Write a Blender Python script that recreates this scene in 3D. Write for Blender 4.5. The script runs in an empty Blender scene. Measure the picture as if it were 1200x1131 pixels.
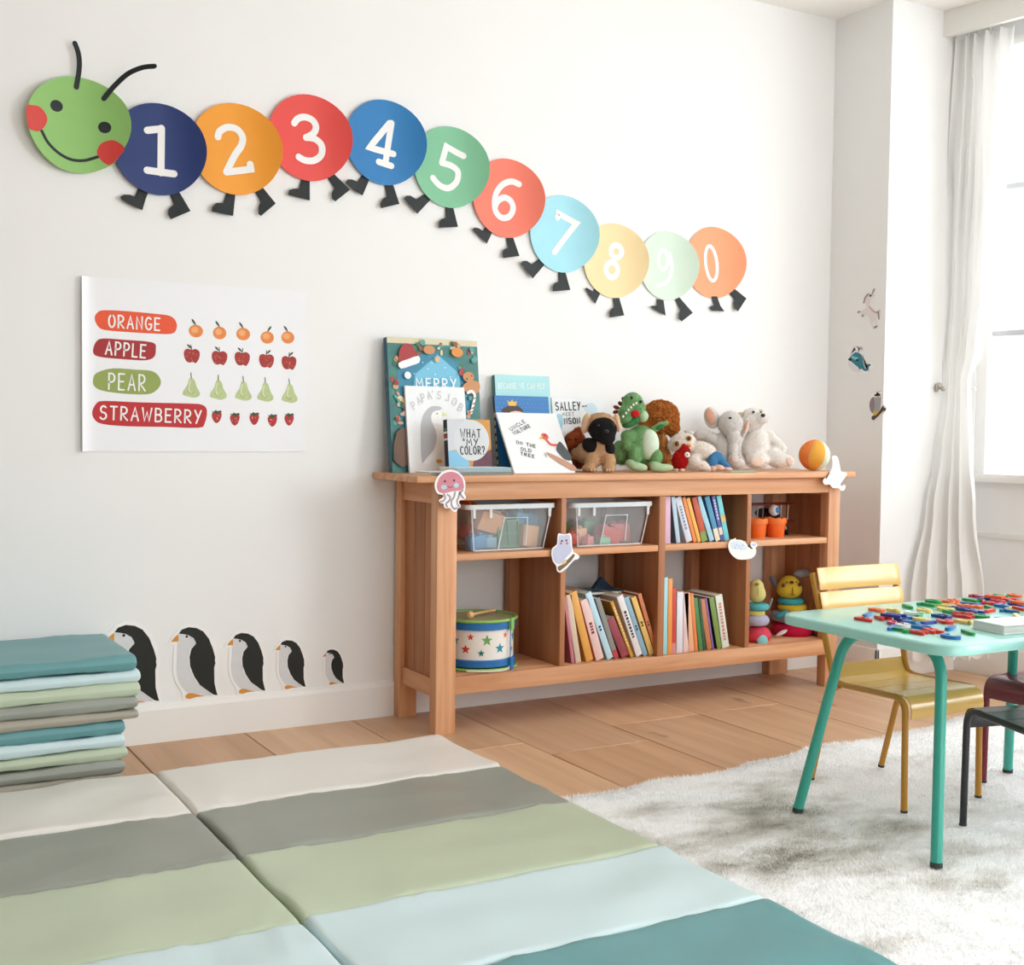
import bpy, bmesh, math, random
from mathutils import Matrix, Vector, noise
random.seed(7)
S = bpy.context.scene
COL = S.collection
PI = math.pi

# ---------------------------------------------------------------- camera
cam_d = bpy.data.cameras.new('camera')
cam_o = bpy.data.objects.new('camera', cam_d); COL.objects.link(cam_o)
R = Matrix([[0.8677, -0.4969, 0.0118], [0.012, 0.0447, 0.9989], [-0.4969, -0.8667, 0.0447]]).transposed()
M4 = R.to_4x4(); M4.translation = Vector((0, -4.1868, 1.08))
cam_o.matrix_world = M4
cam_d.sensor_fit = 'HORIZONTAL'; cam_d.sensor_width = 36.0
cam_d.lens = 36.0 * 1446.0 / 1200.0
cam_d.clip_start = .05
S.camera = cam_o

# ---------------------------------------------------------------- sky, daylight, exposure
S.view_settings.view_transform = 'Standard'
S.view_settings.look = 'None'
S.view_settings.gamma = 1.0
S.view_settings.use_curve_mapping = False
S.view_settings.exposure = 0.05
wd = bpy.data.worlds.new('sky'); S.world = wd; wd.use_nodes = True
bg = wd.node_tree.nodes['Background']
bg.inputs['Color'].default_value = (.93, .97, 1.0, 1); bg.inputs['Strength'].default_value = 1.6
OWX, OWY = 4.365, -.34
TW = Vector((0.1629, -0.9866, 0)); NW = Vector((0.9866, 0.1629, 0))
WM = Matrix(((TW.x, NW.x, 0, OWX), (TW.y, NW.y, 0, OWY), (0, 0, 1, 0), (0, 0, 0, 1)))   # window wall frame: along, outward, up
def daylight_or_fill(name, t, n, z, w, h, power, col=(.90, .955, 1.0)):
    l = bpy.data.lights.new(name, 'AREA'); l.shape = 'RECTANGLE'; l.size = w; l.size_y = h
    l.energy = power; l.color = col
    o = bpy.data.objects.new(name, l); COL.objects.link(o)
    o.matrix_world = WM @ Matrix.Translation((t, n, z)) @ Matrix.Rotation(PI/2, 4, 'X') @ Matrix.Rotation(0, 4, 'Y')
    return o
# area lamps shine along local -Z; rotate so that -Z points into the room (-n)
def daylight_in(name, t, z, w, h, power):
    o = daylight_or_fill(name, t, .55, z, w, h, power)
    o.matrix_world = WM @ Matrix.Translation((t, .55, z)) @ Matrix.Rotation(-PI/2, 4, 'X')
    return o
daylight_in('daylight_or_fill', 1.25, 1.85, 2.0, 1.9, 36)
daylight_in('daylight_or_fill', 3.95, 1.85, 2.3, 1.9, 200)
rear_fill = daylight_or_fill('daylight_or_fill', 0, 0, 0, 3.8, 2.1, 62)
rear_fill.matrix_world = Matrix.Translation((2.6, -7.0, 1.5)) @ Matrix.Rotation(PI/2, 4, 'X')   # fill lamp added behind the camera, no source seen there
S.cycles.max_bounces = 10
S.cycles.diffuse_bounces = 6
S.cycles.transparent_max_bounces = 16
S.cycles.use_denoising = True
S.cycles.sample_clamp_indirect = 6.0

# ---------------------------------------------------------------- helpers
def lin(h):
    h = h.lstrip('#')
    c = [int(h[i:i+2], 16)/255 for i in (0, 2, 4)]
    return tuple((x/12.92 if x <= .04045 else ((x+.055)/1.055)**2.4) for x in c) + (1,)
MC = {}
def mat(hexc, rough=.6, spec=.5, metal=0, noise=0, nscale=20, bump=0, bscale=200, alpha=1, key=''):
    k = (hexc, rough, spec, metal, noise, nscale, bump, bscale, alpha, key)
    if k in MC: return MC[k]
    m = bpy.data.materials.new('paint_' + hexc.lstrip('#')); m.use_nodes = True
    nt = m.node_tree; b = nt.nodes['Principled BSDF']
    c = lin(hexc)
    b.inputs['Base Color'].default_value = c
    b.inputs['Roughness'].default_value = rough
    b.inputs['Specular IOR Level'].default_value = spec
    b.inputs['Metallic'].default_value = metal
    tc = nt.nodes.new('ShaderNodeTexCoord')
    if noise:
        n = nt.nodes.new('ShaderNodeTexNoise'); n.inputs['Scale'].default_value = nscale; n.inputs['Detail'].default_value = 4
        nt.links.new(tc.outputs['Object'], n.inputs['Vector'])
        r = nt.nodes.new('ShaderNodeMix'); r.data_type = 'RGBA'
        r.inputs[6].default_value = tuple(max(0, x*(1-noise)) for x in c[:3]) + (1,)
        r.inputs[7].default_value = tuple(min(1, x*(1+noise)) for x in c[:3]) + (1,)
        nt.links.new(n.outputs['Fac'], r.inputs[0]); nt.links.new(r.outputs[2], b.inputs['Base Color'])
    if bump:
        n = nt.nodes.new('ShaderNodeTexNoise'); n.inputs['Scale'].default_value = bscale; n.inputs['Detail'].default_value = 3
        nt.links.new(tc.outputs['Object'], n.inputs['Vector'])
        bp = nt.nodes.new('ShaderNodeBump'); bp.inputs['Strength'].default_value = bump; bp.inputs['Distance'].default_value = .003
        nt.links.new(n.outputs['Fac'], bp.inputs['Height']); nt.links.new(bp.outputs['Normal'], b.inputs['Normal'])
    if alpha < 1: b.inputs['Alpha'].default_value = alpha
    MC[k] = m
    return m
def wood(name, c1, c2, c3, axis, rough=.5, scale=1.0, knots=False):
    """long grain along one axis, from stretched noise"""
    m = bpy.data.materials.new(name); m.use_nodes = True
    nt = m.node_tree; b = nt.nodes['Principled BSDF']; b.inputs['Roughness'].default_value = rough
    tc = nt.nodes.new('ShaderNodeTexCoord'); oi = nt.nodes.new('ShaderNodeObjectInfo')
    ad = nt.nodes.new('ShaderNodeVectorMath'); ad.operation = 'MULTIPLY_ADD'
    cb = nt.nodes.new('ShaderNodeCombineXYZ')
    for i in range(3): nt.links.new(oi.outputs['Random'], cb.inputs[i])
    nt.links.new(cb.outputs[0], ad.inputs[0]); ad.inputs[1].default_value = (7, 13, 5); nt.links.new(tc.outputs['Object'], ad.inputs[2])
    mp = nt.nodes.new('ShaderNodeMapping')
    sc = [24*scale]*3; sc[axis] = 1.5*scale
    mp.inputs['Scale'].default_value = sc
    nt.links.new(ad.outputs[0], mp.inputs['Vector'])
    n = nt.nodes.new('ShaderNodeTexNoise'); n.inputs['Scale'].default_value = 1.0; n.inputs['Detail'].default_value = 6; n.inputs['Distortion'].default_value = .6
    nt.links.new(mp.outputs[0], n.inputs['Vector'])
    cr = nt.nodes.new('ShaderNodeValToRGB')
    cr.color_ramp.elements[0].position = .3; cr.color_ramp.elements[0].color = lin(c1)
    cr.color_ramp.elements[1].position = .72; cr.color_ramp.elements[1].color = lin(c3)
    e = cr.color_ramp.elements.new(.5); e.color = lin(c2)
    nt.links.new(n.outputs['Fac'], cr.inputs[0])
    # board to board tone
    hv = nt.nodes.new('ShaderNodeHueSaturation')
    mr = nt.nodes.new('ShaderNodeMapRange'); mr.inputs[3].default_value = .9; mr.inputs[4].default_value = 1.1
    nt.links.new(oi.outputs['Random'], mr.inputs[0]); nt.links.new(mr.outputs[0], hv.inputs['Value'])
    nt.links.new(cr.outputs[0], hv.inputs['Color'])
    out = hv.outputs[0]
    if knots:
        v = nt.nodes.new('ShaderNodeTexVoronoi'); v.inputs['Scale'].default_value = 1.0
        mp2 = nt.nodes.new('ShaderNodeMapping'); s2 = [3.4]*3; s2[axis] = 1.5
        mp2.inputs['Scale'].default_value = s2
        nt.links.new(ad.outputs[0], mp2.inputs['Vector']); nt.links.new(mp2.outputs[0], v.inputs['Vector'])
        n2 = nt.nodes.new('ShaderNodeTexNoise'); n2.inputs['Scale'].default_value = 14
        nt.links.new(ad.outputs[0], n2.inputs['Vector'])
        sm = nt.nodes.new('ShaderNodeMath'); sm.operation = 'MULTIPLY_ADD'; sm.inputs[1].default_value = .16
        nt.links.new(n2.outputs['Fac'], sm.inputs[0]); nt.links.new(v.outputs['Distance'], sm.inputs[2])
        kr = nt.nodes.new('ShaderNodeMapRange'); kr.inputs[1].default_value = .1; kr.inputs[2].default_value = .17; kr.inputs[3].default_value = .75; kr.inputs[4].default_value = 0
        nt.links.new(sm.outputs[0], kr.inputs[0])
        mx = nt.nodes.new('ShaderNodeMix'); mx.data_type = 'RGBA'; mx.inputs[7].default_value = lin('7a5238')
        nt.links.new(kr.outputs[0], mx.inputs[0]); nt.links.new(out, mx.inputs[6]); out = mx.outputs[2]
    nt.links.new(out, b.inputs['Base Color'])
    bp = nt.nodes.new('ShaderNodeBump'); bp.inputs['Strength'].default_value = .15; bp.inputs['Distance'].default_value = .002
    nt.links.new(n.outputs['Fac'], bp.inputs['Height']); nt.links.new(bp.outputs['Normal'], b.inputs['Normal'])
    return m
def clear(name, col, keep=.72, rough=.1):
    """thin clear plastic or glass: mostly lets light straight through"""
    m = bpy.data.materials.new(name); m.use_nodes = True; nt = m.node_tree
    b = nt.nodes['Principled BSDF']; b.inputs['Base Color'].default_value = lin(col); b.inputs['Roughness'].default_value = rough
    t = nt.nodes.new('ShaderNodeBsdfTransparent'); mx = nt.nodes.new('ShaderNodeMixShader')
    mx.inputs[0].default_value = 1-keep
    nt.links.new(t.outputs[0], mx.inputs[1]); nt.links.new(b.outputs[0], mx.inputs[2])
    nt.links.new(mx.outputs[0], nt.nodes['Material Output'].inputs['Surface'])
    return m

def smooth(pts, n=6, closed=True):
    """Catmull-Rom through the points"""
    out = []; N = len(pts)
    rng = range(N) if closed else range(N-1)
    for i in rng:
        if closed: p = [pts[(i+k) % N] for k in (-1, 0, 1, 2)]
        else: p = [pts[max(0, min(N-1, i+k))] for k in (-1, 0, 1, 2)]
        for k in range(n):
            t = k/n
            out.append(tuple(.5*((2*p[1][d]) + (p[2][d]-p[0][d])*t + (2*p[0][d]-5*p[1][d]+4*p[2][d]-p[3][d])*t*t + (3*p[1][d]-p[0][d]-3*p[2][d]+p[3][d])*t**3) for d in range(len(pts[0]))))
    if not closed: out.append(tuple(pts[-1]))
    return out
def ell(cx, cy, rx, ry, n=20, rot=0, a0=0, a1=2*PI):
    c, s = math.cos(rot), math.sin(rot); r = []
    full = abs(a1-a0-2*PI) < 1e-6
    for k in range(n if full else n+1):
        a = a0+(a1-a0)*k/n; x, y = rx*math.cos(a), ry*math.sin(a)
        r.append((cx+c*x-s*y, cy+s*x+c*y))
    return r
def grow(pts, d):
    """outline offset by d (for cut paper margins)"""
    N = len(pts); A = sum(pts[i][0]*pts[(i+1) % N][1]-pts[(i+1) % N][0]*pts[i][1] for i in range(N))
    sg = 1 if A > 0 else -1; o = []
    for i in range(N):
        ax, ay = pts[i-1]; bx, by = pts[(i+1) % N]
        tx, ty = bx-ax, by-ay; l = math.hypot(tx, ty) or 1
        o.append((pts[i][0]+sg*d*ty/l, pts[i][1]-sg*d*tx/l))
    return o
class Frame:
    """a plane in space: origin, right, up; normal = towards the viewer"""
    def __init__(s, o, u, v, lift=None):
        s.o, s.u, s.v = Vector(o), Vector(u).normalized(), Vector(v).normalized(); s.n = s.u.cross(s.v); s.lift = lift
    def p(s, a, b, h=0):
        if s.lift: h += s.lift(a, b)
        return s.o + s.u*a + s.v*b + s.n*h
WALL = Frame((0, 0, 0), (1, 0, 0), (0, 0, 1))
PIER = Frame((4.055, 0, 0), (0, -1, 0), (0, 0, 1))
INV = {}
class MB:
    def __init__(s): s.v = []; s.f = []; s.mi = []; s.mats = []; s.cur = 0
    def use(s, m):
        if m not in s.mats: s.mats.append(m)
        s.cur = s.mats.index(m); return s
    def add(s, vs, fs):
        b = len(s.v); s.v += [tuple(x) for x in vs]
        for f in fs: s.f.append([b+i for i in f]); s.mi.append(s.cur)
        return s
    def box(s, x0, x1, y0, y1, z0, z1, M=None):
        vs = [Vector((x, y, z)) for z in (z0, z1) for y in (y0, y1) for x in (x0, x1)]
        if M is not None: vs = [M @ v for v in vs]
        return s.add(vs, [(0, 2, 3, 1), (4, 5, 7, 6), (0, 1, 5, 4), (2, 6, 7, 3), (0, 4, 6, 2), (1, 3, 7, 5)])
    def tube(s, pts, r, seg=10, caps=True, sx=1.0):
        P = [Vector(p) for p in pts]; n = len(P); rr = r if isinstance(r, (list, tuple)) else [r]*n
        T = [(P[min(i+1, n-1)]-P[max(i-1, 0)]).normalized() for i in range(n)]
        ref = Vector((0, 0, 1)) if abs(T[0].z) < .9 else Vector((1, 0, 0))
        N = (ref - T[0]*ref.dot(T[0])).normalized(); vs = []
        for i in range(n):
            N = (N - T[i]*N.dot(T[i])).normalized(); B = T[i].cross(N)
            for k in range(seg):
                a = 2*PI*k/seg; vs.append(P[i]+(N*math.cos(a)*sx+B*math.sin(a))*rr[i])
        fs = [(i*seg+k, i*seg+(k+1) % seg, (i+1)*seg+(k+1) % seg, (i+1)*seg+k) for i in range(n-1) for k in range(seg)]
        if caps: fs += [tuple(reversed(range(seg))), tuple((n-1)*seg+k for k in range(seg))]
        return s.add(vs, fs)
    def lathe(s, prof, c=(0, 0, 0), seg=28, M=None, wob=None, caps=True):
        vs = []; n = len(prof)
        for r, z in prof:
            for k in range(seg):
                a = 2*PI*k/seg; q = r*(wob(a, z) if wob else 1); v = Vector((q*math.cos(a), q*math.sin(a), z))
                vs.append((M @ v if M is not None else v)+Vector(c))
        fs = [(i*seg+k, i*seg+(k+1) % seg, (i+1)*seg+(k+1) % seg, (i+1)*seg+k) for i in range(n-1) for k in range(seg)]
        if caps and prof[0][0] > 1e-6: fs.append(tuple(reversed(range(seg))))
        if caps and prof[-1][0] > 1e-6: fs.append(tuple((n-1)*seg+k for k in range(seg)))
        return s.add(vs, fs)
    def ellip(s, c, r, M=None, seg=16, rings=10):
        r = (r, r, r) if isinstance(r, (int, float)) else r
        c = Vector(c); vs = []
        def q(x, y, z):
            v = Vector((x*r[0], y*r[1], z*r[2])); return (M @ v if M is not None else v)+c
        vs.append(q(0, 0, -1))
        for i in range(1, rings):
            t = -PI/2+PI*i/rings
            for k in range(seg):
                a = 2*PI*k/seg; vs.append(q(math.cos(t)*math.cos(a), math.cos(t)*math.sin(a), math.sin(t)))
        vs.append(q(0, 0, 1)); L = len(vs)-1
        fs = [(0, 1+(k+1) % seg, 1+k) for k in range(seg)]
        fs += [(1+i*seg+k, 1+i*seg+(k+1) % seg, 1+(i+1)*seg+(k+1) % seg, 1+(i+1)*seg+k) for i in range(rings-2) for k in range(seg)]
        fs += [(1+(rings-2)*seg+k, 1+(rings-2)*seg+(k+1) % seg, L) for k in range(seg)]
        return s.add(vs, fs)
    def poly(s, F, pts, h=0):
        A = sum(pts[i][0]*pts[(i+1) % len(pts)][1]-pts[(i+1) % len(pts)][0]*pts[i][1] for i in range(len(pts)))
        if A < 0: pts = pts[::-1]
        return s.add([F.p(a, b, h) for a, b in pts], [tuple(range(len(pts)))])
    def patch(s, F, pts, h=0, rings=5):
        """outline filled as rings around its centre, so that it can follow a curved sheet"""
        A = sum(pts[i][0]*pts[(i+1) % len(pts)][1]-pts[(i+1) % len(pts)][0]*pts[i][1] for i in range(len(pts)))
        if A < 0: pts = pts[::-1]
        N = len(pts); cx = sum(p[0] for p in pts)/N; cy = sum(p[1] for p in pts)/N
        vs = [F.p(cx, cy, h)]
        for k in range(1, rings+1):
            t = k/rings; vs += [F.p(cx+(a-cx)*t, cy+(b-cy)*t, h) for a, b in pts]
        fs = [(0, 1+i, 1+(i+1) % N) for i in range(N)]
        fs += [(1+k*N+i, 1+(k+1)*N+i, 1+(k+1)*N+(i+1) % N, 1+k*N+(i+1) % N) for k in range(rings-1) for i in range(N)]
        return s.add(vs, fs)
    def prism(s, F, pts, h0, h1):
        A = sum(pts[i][0]*pts[(i+1) % len(pts)][1]-pts[(i+1) % len(pts)][0]*pts[i][1] for i in range(len(pts)))
        if A < 0: pts = pts[::-1]
        N = len(pts)
        return s.add([F.p(a, b, h0) for a, b in pts]+[F.p(a, b, h1) for a, b in pts],
                     [tuple(range(N, 2*N)), tuple(reversed(range(N)))]+[(i, (i+1) % N, N+(i+1) % N, N+i) for i in range(N)])
    def stroke(s, F, pts, w, h=0, cap=True, thick=0):
        """brush stroke of width w along a polyline"""
        P = [Vector((a, b)) for a, b in pts]; n = len(P)
        if n < 2: return s
        L = []; Rr = []
        for i in range(n):
            d0 = (P[i]-P[i-1]).normalized() if i else (P[1]-P[0]).normalized()
            d1 = (P[i+1]-P[i]).normalized() if i < n-1 else d0
            t = d0+d1
            t = t.normalized() if t.length > 1e-6 else d0
            k = min(1.6, 1/max(.5, abs(t.dot(d0)))); m = Vector((-t.y, t.x))*(w/2*k)
            L.append(P[i]+m); Rr.append(P[i]-m)
        out = list(Rr)
        if cap:
            d = (P[-1]-P[-2]).normalized(); a0 = math.atan2(-d.x, d.y)
            a0 = math.atan2((Rr[-1]-P[-1]).y, (Rr[-1]-P[-1]).x); out += [P[-1]+Vector((math.cos(a0+PI*k/6), math.sin(a0+PI*k/6)))*(w/2) for k in range(1, 6)]
        out += L[::-1]
        if cap:
            a0 = math.atan2((L[0]-P[0]).y, (L[0]-P[0]).x); out += [P[0]+Vector((math.cos(a0+PI*k/6), math.sin(a0+PI*k/6)))*(w/2) for k in range(1, 6)]
        # quads along the body, fans at the ends
        N = n; b = len(s.v)
        def emit(hh, flip):
            b = len(s.v)
            s.v += [tuple(F.p(q.x, q.y, hh)) for q in Rr]+[tuple(F.p(q.x, q.y, hh)) for q in L]
            fs = [(i, i+1, N+i+1, N+i) for i in range(n-1)]
            if cap:
                e = len(s.v)-b; m = out[n:n+5]; s.v += [tuple(F.p(q.x, q.y, hh)) for q in m]; fs.append([n-1]+[e+k for k in range(5)]+[2*n-1])
                e = len(s.v)-b; m = out[-5:]; s.v += [tuple(F.p(q.x, q.y, hh)) for q in m]; fs.append([n]+[e+k for k in range(5)]+[0])
            for f in fs: s.f.append([b+i for i in (reversed(f) if flip else f)]); s.mi.append(s.cur)
        emit(h+thick, False)
        if thick:
            emit(h, True); M2 = len(out); b = len(s.v)
            s.v += [tuple(F.p(q.x, q.y, h)) for q in out]+[tuple(F.p(q.x, q.y, h+thick)) for q in out]
            for i in range(M2): s.f.append([b+i, b+(i+1) % M2, b+M2+(i+1) % M2, b+M2+i]); s.mi.append(s.cur)
        return s
    def annulus(s, F, pts, w, h=0):
        N = len(pts); o = grow(pts, w/2); i_ = grow(pts, -w/2); b = len(s.v)
        s.v += [tuple(F.p(x, y, h)) for x, y in o]+[tuple(F.p(x, y, h)) for x, y in i_]
        for k in range(N): s.f.append([b+k, b+(k+1) % N, b+N+(k+1) % N, b+N+k]); s.mi.append(s.cur)
        return s
    def build(s, name, m=None, parent=None, bevel=0, soft=True, label=None, angle=40, bseg=2, sheet=0):
        if m is not None: s.mats = [m] if not s.mats else s.mats
        me = bpy.data.meshes.new(name); me.from_pydata(s.v, [], s.f)
        for q in s.mats: me.materials.append(q)
        if len(s.mats) > 1: me.polygons.foreach_set('material_index', s.mi)
        if bevel:
            bm = bmesh.new(); bm.from_mesh(me)
            bmesh.ops.bevel(bm, geom=list(bm.edges), offset=bevel, segments=bseg, affect='EDGES', profile=.5, clamp_overlap=True)
            bm.to_mesh(me); bm.free()
        if soft:
            me.polygons.foreach_set('use_smooth', [True]*len(me.polygons)); me.set_sharp_from_angle(angle=math.radians(angle))
        me.update()
        o = bpy.data.objects.new(name, me); COL.objects.link(o)
        if sheet:
            so = o.modifiers.new('paper', 'SOLIDIFY'); so.thickness = sheet; so.offset = -1
            es = o.modifiers.new('crisp edge', 'EDGE_SPLIT'); es.split_angle = math.radians(35)
        if parent is not None:
            o.parent = parent
            if parent.name in INV: o.matrix_parent_inverse = INV[parent.name]
        if label: o['label'] = label
        return o
def tag(o, label, cat, group=None):
    o['label'] = label; o['category'] = cat
    if group: o['group'] = group
    return o
def thing(name, label, cat, loc=(0, 0, 0), rz=0, group=None, world=False, M=None):
    """an Empty at the base of a thing; world=True: its parts are written in room coordinates"""
    o = bpy.data.objects.new(name, None); COL.objects.link(o); o.empty_display_size = .05
    mw = M if M is not None else Matrix.Translation(loc) @ Matrix.Rotation(rz, 4, 'Z')
    o.matrix_world = mw
    if world: INV[o.name] = mw.inverted()
    tag(o, label, cat, group)
    return o
def structure(o): o['kind'] = 'structure'; return o
def copy_tree(o, parent=None):
    c = o.copy(); COL.objects.link(c); c.parent = parent
    for ch in list(o.children): copy_tree(ch, c)
    return c
# a hand-lettered capital alphabet, one unit high
def _arc(cx, cy, rx, ry, a0, a1, n=10): return [(cx+rx*math.cos(math.radians(a0+(a1-a0)*k/n)), cy+ry*math.sin(math.radians(a0+(a1-a0)*k/n))) for k in range(n+1)]
GL = {
 'A': (.5, [[(0, 0), (.25, 1), (.5, 0)], [(.09, .35), (.41, .35)]]),
 'B': (.45, [[(0, 0), (0, 1)]+_arc(.2, .76, .2, .24, 90, -90), [(0, .52)]+_arc(.22, .26, .23, .26, 90, -90)+[(0, 0)]]),
 'C': (.45, [_arc(.27, .5, .27, .5, 50, 310, 14)]),
 'D': (.48, [[(0, 0), (0, 1)]+_arc(.15, .5, .33, .5, 90, -90)+[(0, 0)]]),
 'E': (.4, [[(.4, 1), (0, 1), (0, 0), (.4, 0)], [(0, .52), (.33, .52)]]),
 'F': (.4, [[(.4, 1), (0, 1), (0, 0)], [(0, .52), (.33, .52)]]),
 'G': (.5, [_arc(.27, .5, .27, .5, 50, 330, 14)+[(.5, .45), (.3, .45)]]),
 'H': (.45, [[(0, 0), (0, 1)], [(.45, 0), (.45, 1)], [(0, .5), (.45, .5)]]),
 'I': (.05, [[(.02, 0), (.02, 1)]]),
 'J': (.35, [[(.35, 1), (.35, .25)]+_arc(.18, .22, .17, .22, 0, -170)]),
 'K': (.45, [[(0, 0), (0, 1)], [(.43, 1), (.02, .45), (.45, 0)]]),
 'L': (.38, [[(0, 1), (0, 0), (.38, 0)]]),
 'M': (.6, [[(0, 0), (.06, 1), (.3, .4), (.54, 1), (.6, 0)]]),
 'N': (.45, [[(0, 0), (0, 1), (.45, 0), (.45, 1)]]),
 'O': (.5, [_arc(.25, .5, .25, .5, 90, 450, 18)]),
 'P': (.42, [[(0, 0), (0, 1)]+_arc(.18, .73, .23, .27, 90, -90)+[(0, .46)]]),
 'R': (.45, [[(0, 0), (0, 1)]+_arc(.18, .74, .23, .26, 90, -90)+[(.05, .48), (.45, 0)]]),
 'S': (.42, [_arc(.22, .75, .2, .25, 40, 250, 9)+_arc(.2, .26, .22, .26, 80, -150, 10)]),
 'T': (.46, [[(0, 1), (.46, 1)], [(.23, 1), (.23, 0)]]),
 'U': (.45, [[(0, 1), (0, .25)]+_arc(.22, .24, .22, .24, 180, 360)+[(.45, 1)]]),
 'V': (.48, [[(0, 1), (.24, 0), (.48, 1)]]),
 'W': (.66, [[(0, 1), (.15, 0), (.33, .7), (.5, 0), (.66, 1)]]),
 'X': (.45, [[(0, 0), (.45, 1)], [(0, 1), (.45, 0)]]),
 'Y': (.46, [[(0, 1), (.23, .48)], [(.46, 1), (.12, 0)]]),
 'Z': (.45, [[(0, 1), (.45, 1), (0, 0), (.45, 0)]]),
 '?': (.36, [_arc(.18, .76, .18, .24, 170, -60, 9)+[(.18, .4), (.18, .28)], [(.18, .04), (.18, .0)]]),
 "'": (.08, [[(.04, 1), (.02, .8)]]),
 '.': (.1, [[(.04, .5), (.05, .52)]]),
 ' ': (.3, []),
}
def lettering(mb, F, text, p0, p1, height, w, h=.0006, gap=.17):
    """text set from p0 to p1 (baseline), stretched to fit"""
    tot = sum(GL[c][0]+gap for c in text)-gap
    d = Vector((p1[0]-p0[0], p1[1]-p0[1])); L = d.length; ux = d/L; uy = Vector((-ux.y, ux.x)); k = L/tot; x = 0; q = 0
    for c in text:
        for st in GL[c][1]:
            mb.stroke(F, [tuple(Vector(p0)+ux*((x+a)*k)+uy*(b*height)) for a, b in st], w, h+.00012*(q % 4)); q += 1
        x += GL[c][0]+gap
    return mb

# ---------------------------------------------------------------- the room
WALLM = mat('f1f1f0', .75, .3, noise=.02, nscale=3, bump=.08, bscale=350)
TRIM = mat('f3f2ef', .45)
CEIL = mat('f5f4f0', .8)
DIMW = mat('8b8f8c', .8)   # unseen left and rear walls, greyed to cut the bounce light
H = 2.93
structure(MB().box(-4.0, 4.055, 0, .15, 0, H).build('wall_back', WALLM, soft=False))
structure(MB().box(4.055, 5.6, -.339, .15, 0, H).build('wall_pier', WALLM, soft=False))
structure(MB().box(-4.15, -4.0, -6.6, .15, 0, H).build('unseen_wall_left', DIMW, soft=False))
structure(MB().box(-4.15, .6, -6.75, -6.6, 0, H).box(4.6, 6.2, -6.75, -6.6, 0, H).box(.6, 4.6, -6.75, -6.6, 2.6, H).box(.6, 4.6, -6.75, -6.6, 0, .4).build('unseen_wall_rear', DIMW, soft=False))  # unseen rear wall, opening added to let fill light in
structure(MB().box(-4.15, 6.2, -6.75, .15, H, H+.15).build('ceiling', CEIL, soft=False))
bb = MB()
bb.add([Vector((x, y, z)) for x in (-4.0, 4.055) for y, z in ((0, 0), (-.016, 0), (-.016, .112), (-.010, .126), (-.004, .132), (0, .132))],
       [(i, (i+1) % 6, 6+(i+1) % 6, 6+i) for i in range(6)]+[(0, 1, 2, 3, 4, 5), (11, 10, 9, 8, 7, 6)])
structure(bb.build('baseboard_back', TRIM, soft=False))
structure(MB().box(4.04, 4.055, -.354, 0, 0, .13).box(4.04, 4.6, -.354, -.339, 0, .13).build('baseboard_pier', TRIM, bevel=.003))
# window wall: a long wall with two openings (along t, z)
def wbox(mb, t0, t1, n0, n1, z0, z1): return mb.box(t0, t1, n0, n1, z0, z1, WM)
ww = MB(); n0, n1 = .17, .42
wbox(ww, -.3, 6.5, n0, n1, 0, .86); wbox(ww, -.3, 6.5, n0, n1, 2.80, H)
wbox(ww, -.3, .10, n0, n1, .86, 2.80); wbox(ww, 2.4, 2.75, n0, n1, .86, 2.80); wbox(ww, 5.15, 6.5, n0, n1, .86, 2.80)
structure(ww.build('wall_right', WALLM, soft=False))
structure(wbox(MB(), -.05, 6.4, 0, .03, 2.817, H).build('trim_1', mat('eeede8', .7), bevel=.002))
structure(wbox(wbox(MB(), .0, 6.4, .155, .172, 0, .13), .0, 6.4, .16, .172, .615, .64).build('trim_2', TRIM, bevel=.002))
BARM = mat('cdd0d4', .5)  # bars greyed: their backlit silhouette is put into the colour
GLASS = clear('window_glass', 'ffffff', .93, .02)
def window(name, t0, t1):
    w = thing(name, 'white sash window beside the curtain', 'window', world=True); del w['label'], w['category']; structure(w)
    fr = MB()
    wbox(fr, t0, t1, .16, .34, 2.76, 2.80); wbox(fr, t0, t0+.05, .18, .34, .90, 2.76); wbox(fr, t1-.05, t1, .18, .34, .90, 2.76)
    fr.build('window_frame', TRIM, w, bevel=.003)
    wbox(MB(), t0-.05, t1+.05, .12, .34, .862, .90).build('window_sill', TRIM, w, bevel=.004)
    cols = 2; zs = [.90, 1.522, 2.165, 2.76]
    for c in range(cols):
        a = t0+.05+(t1-t0-.1)*c/cols; b = t0+.05+(t1-t0-.1)*(c+1)/cols
        if c: wbox(MB(), a-.02, a+.02, .215, .255, .90, 2.76).build('mullion', BARM, w, bevel=.003)
        for r in range(3):
            if r: wbox(MB(), a, b, .215, .25, zs[r]-.012, zs[r]+.012).build('glazing_bar', BARM, w, bevel=.002)
            wbox(MB(), a, b, .232, .236, zs[r], zs[r+1]).build('pane', GLASS, w, soft=False)
    return w
window('window_1', .10, 2.4)
window('window_2', 2.75, 5.15)
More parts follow.
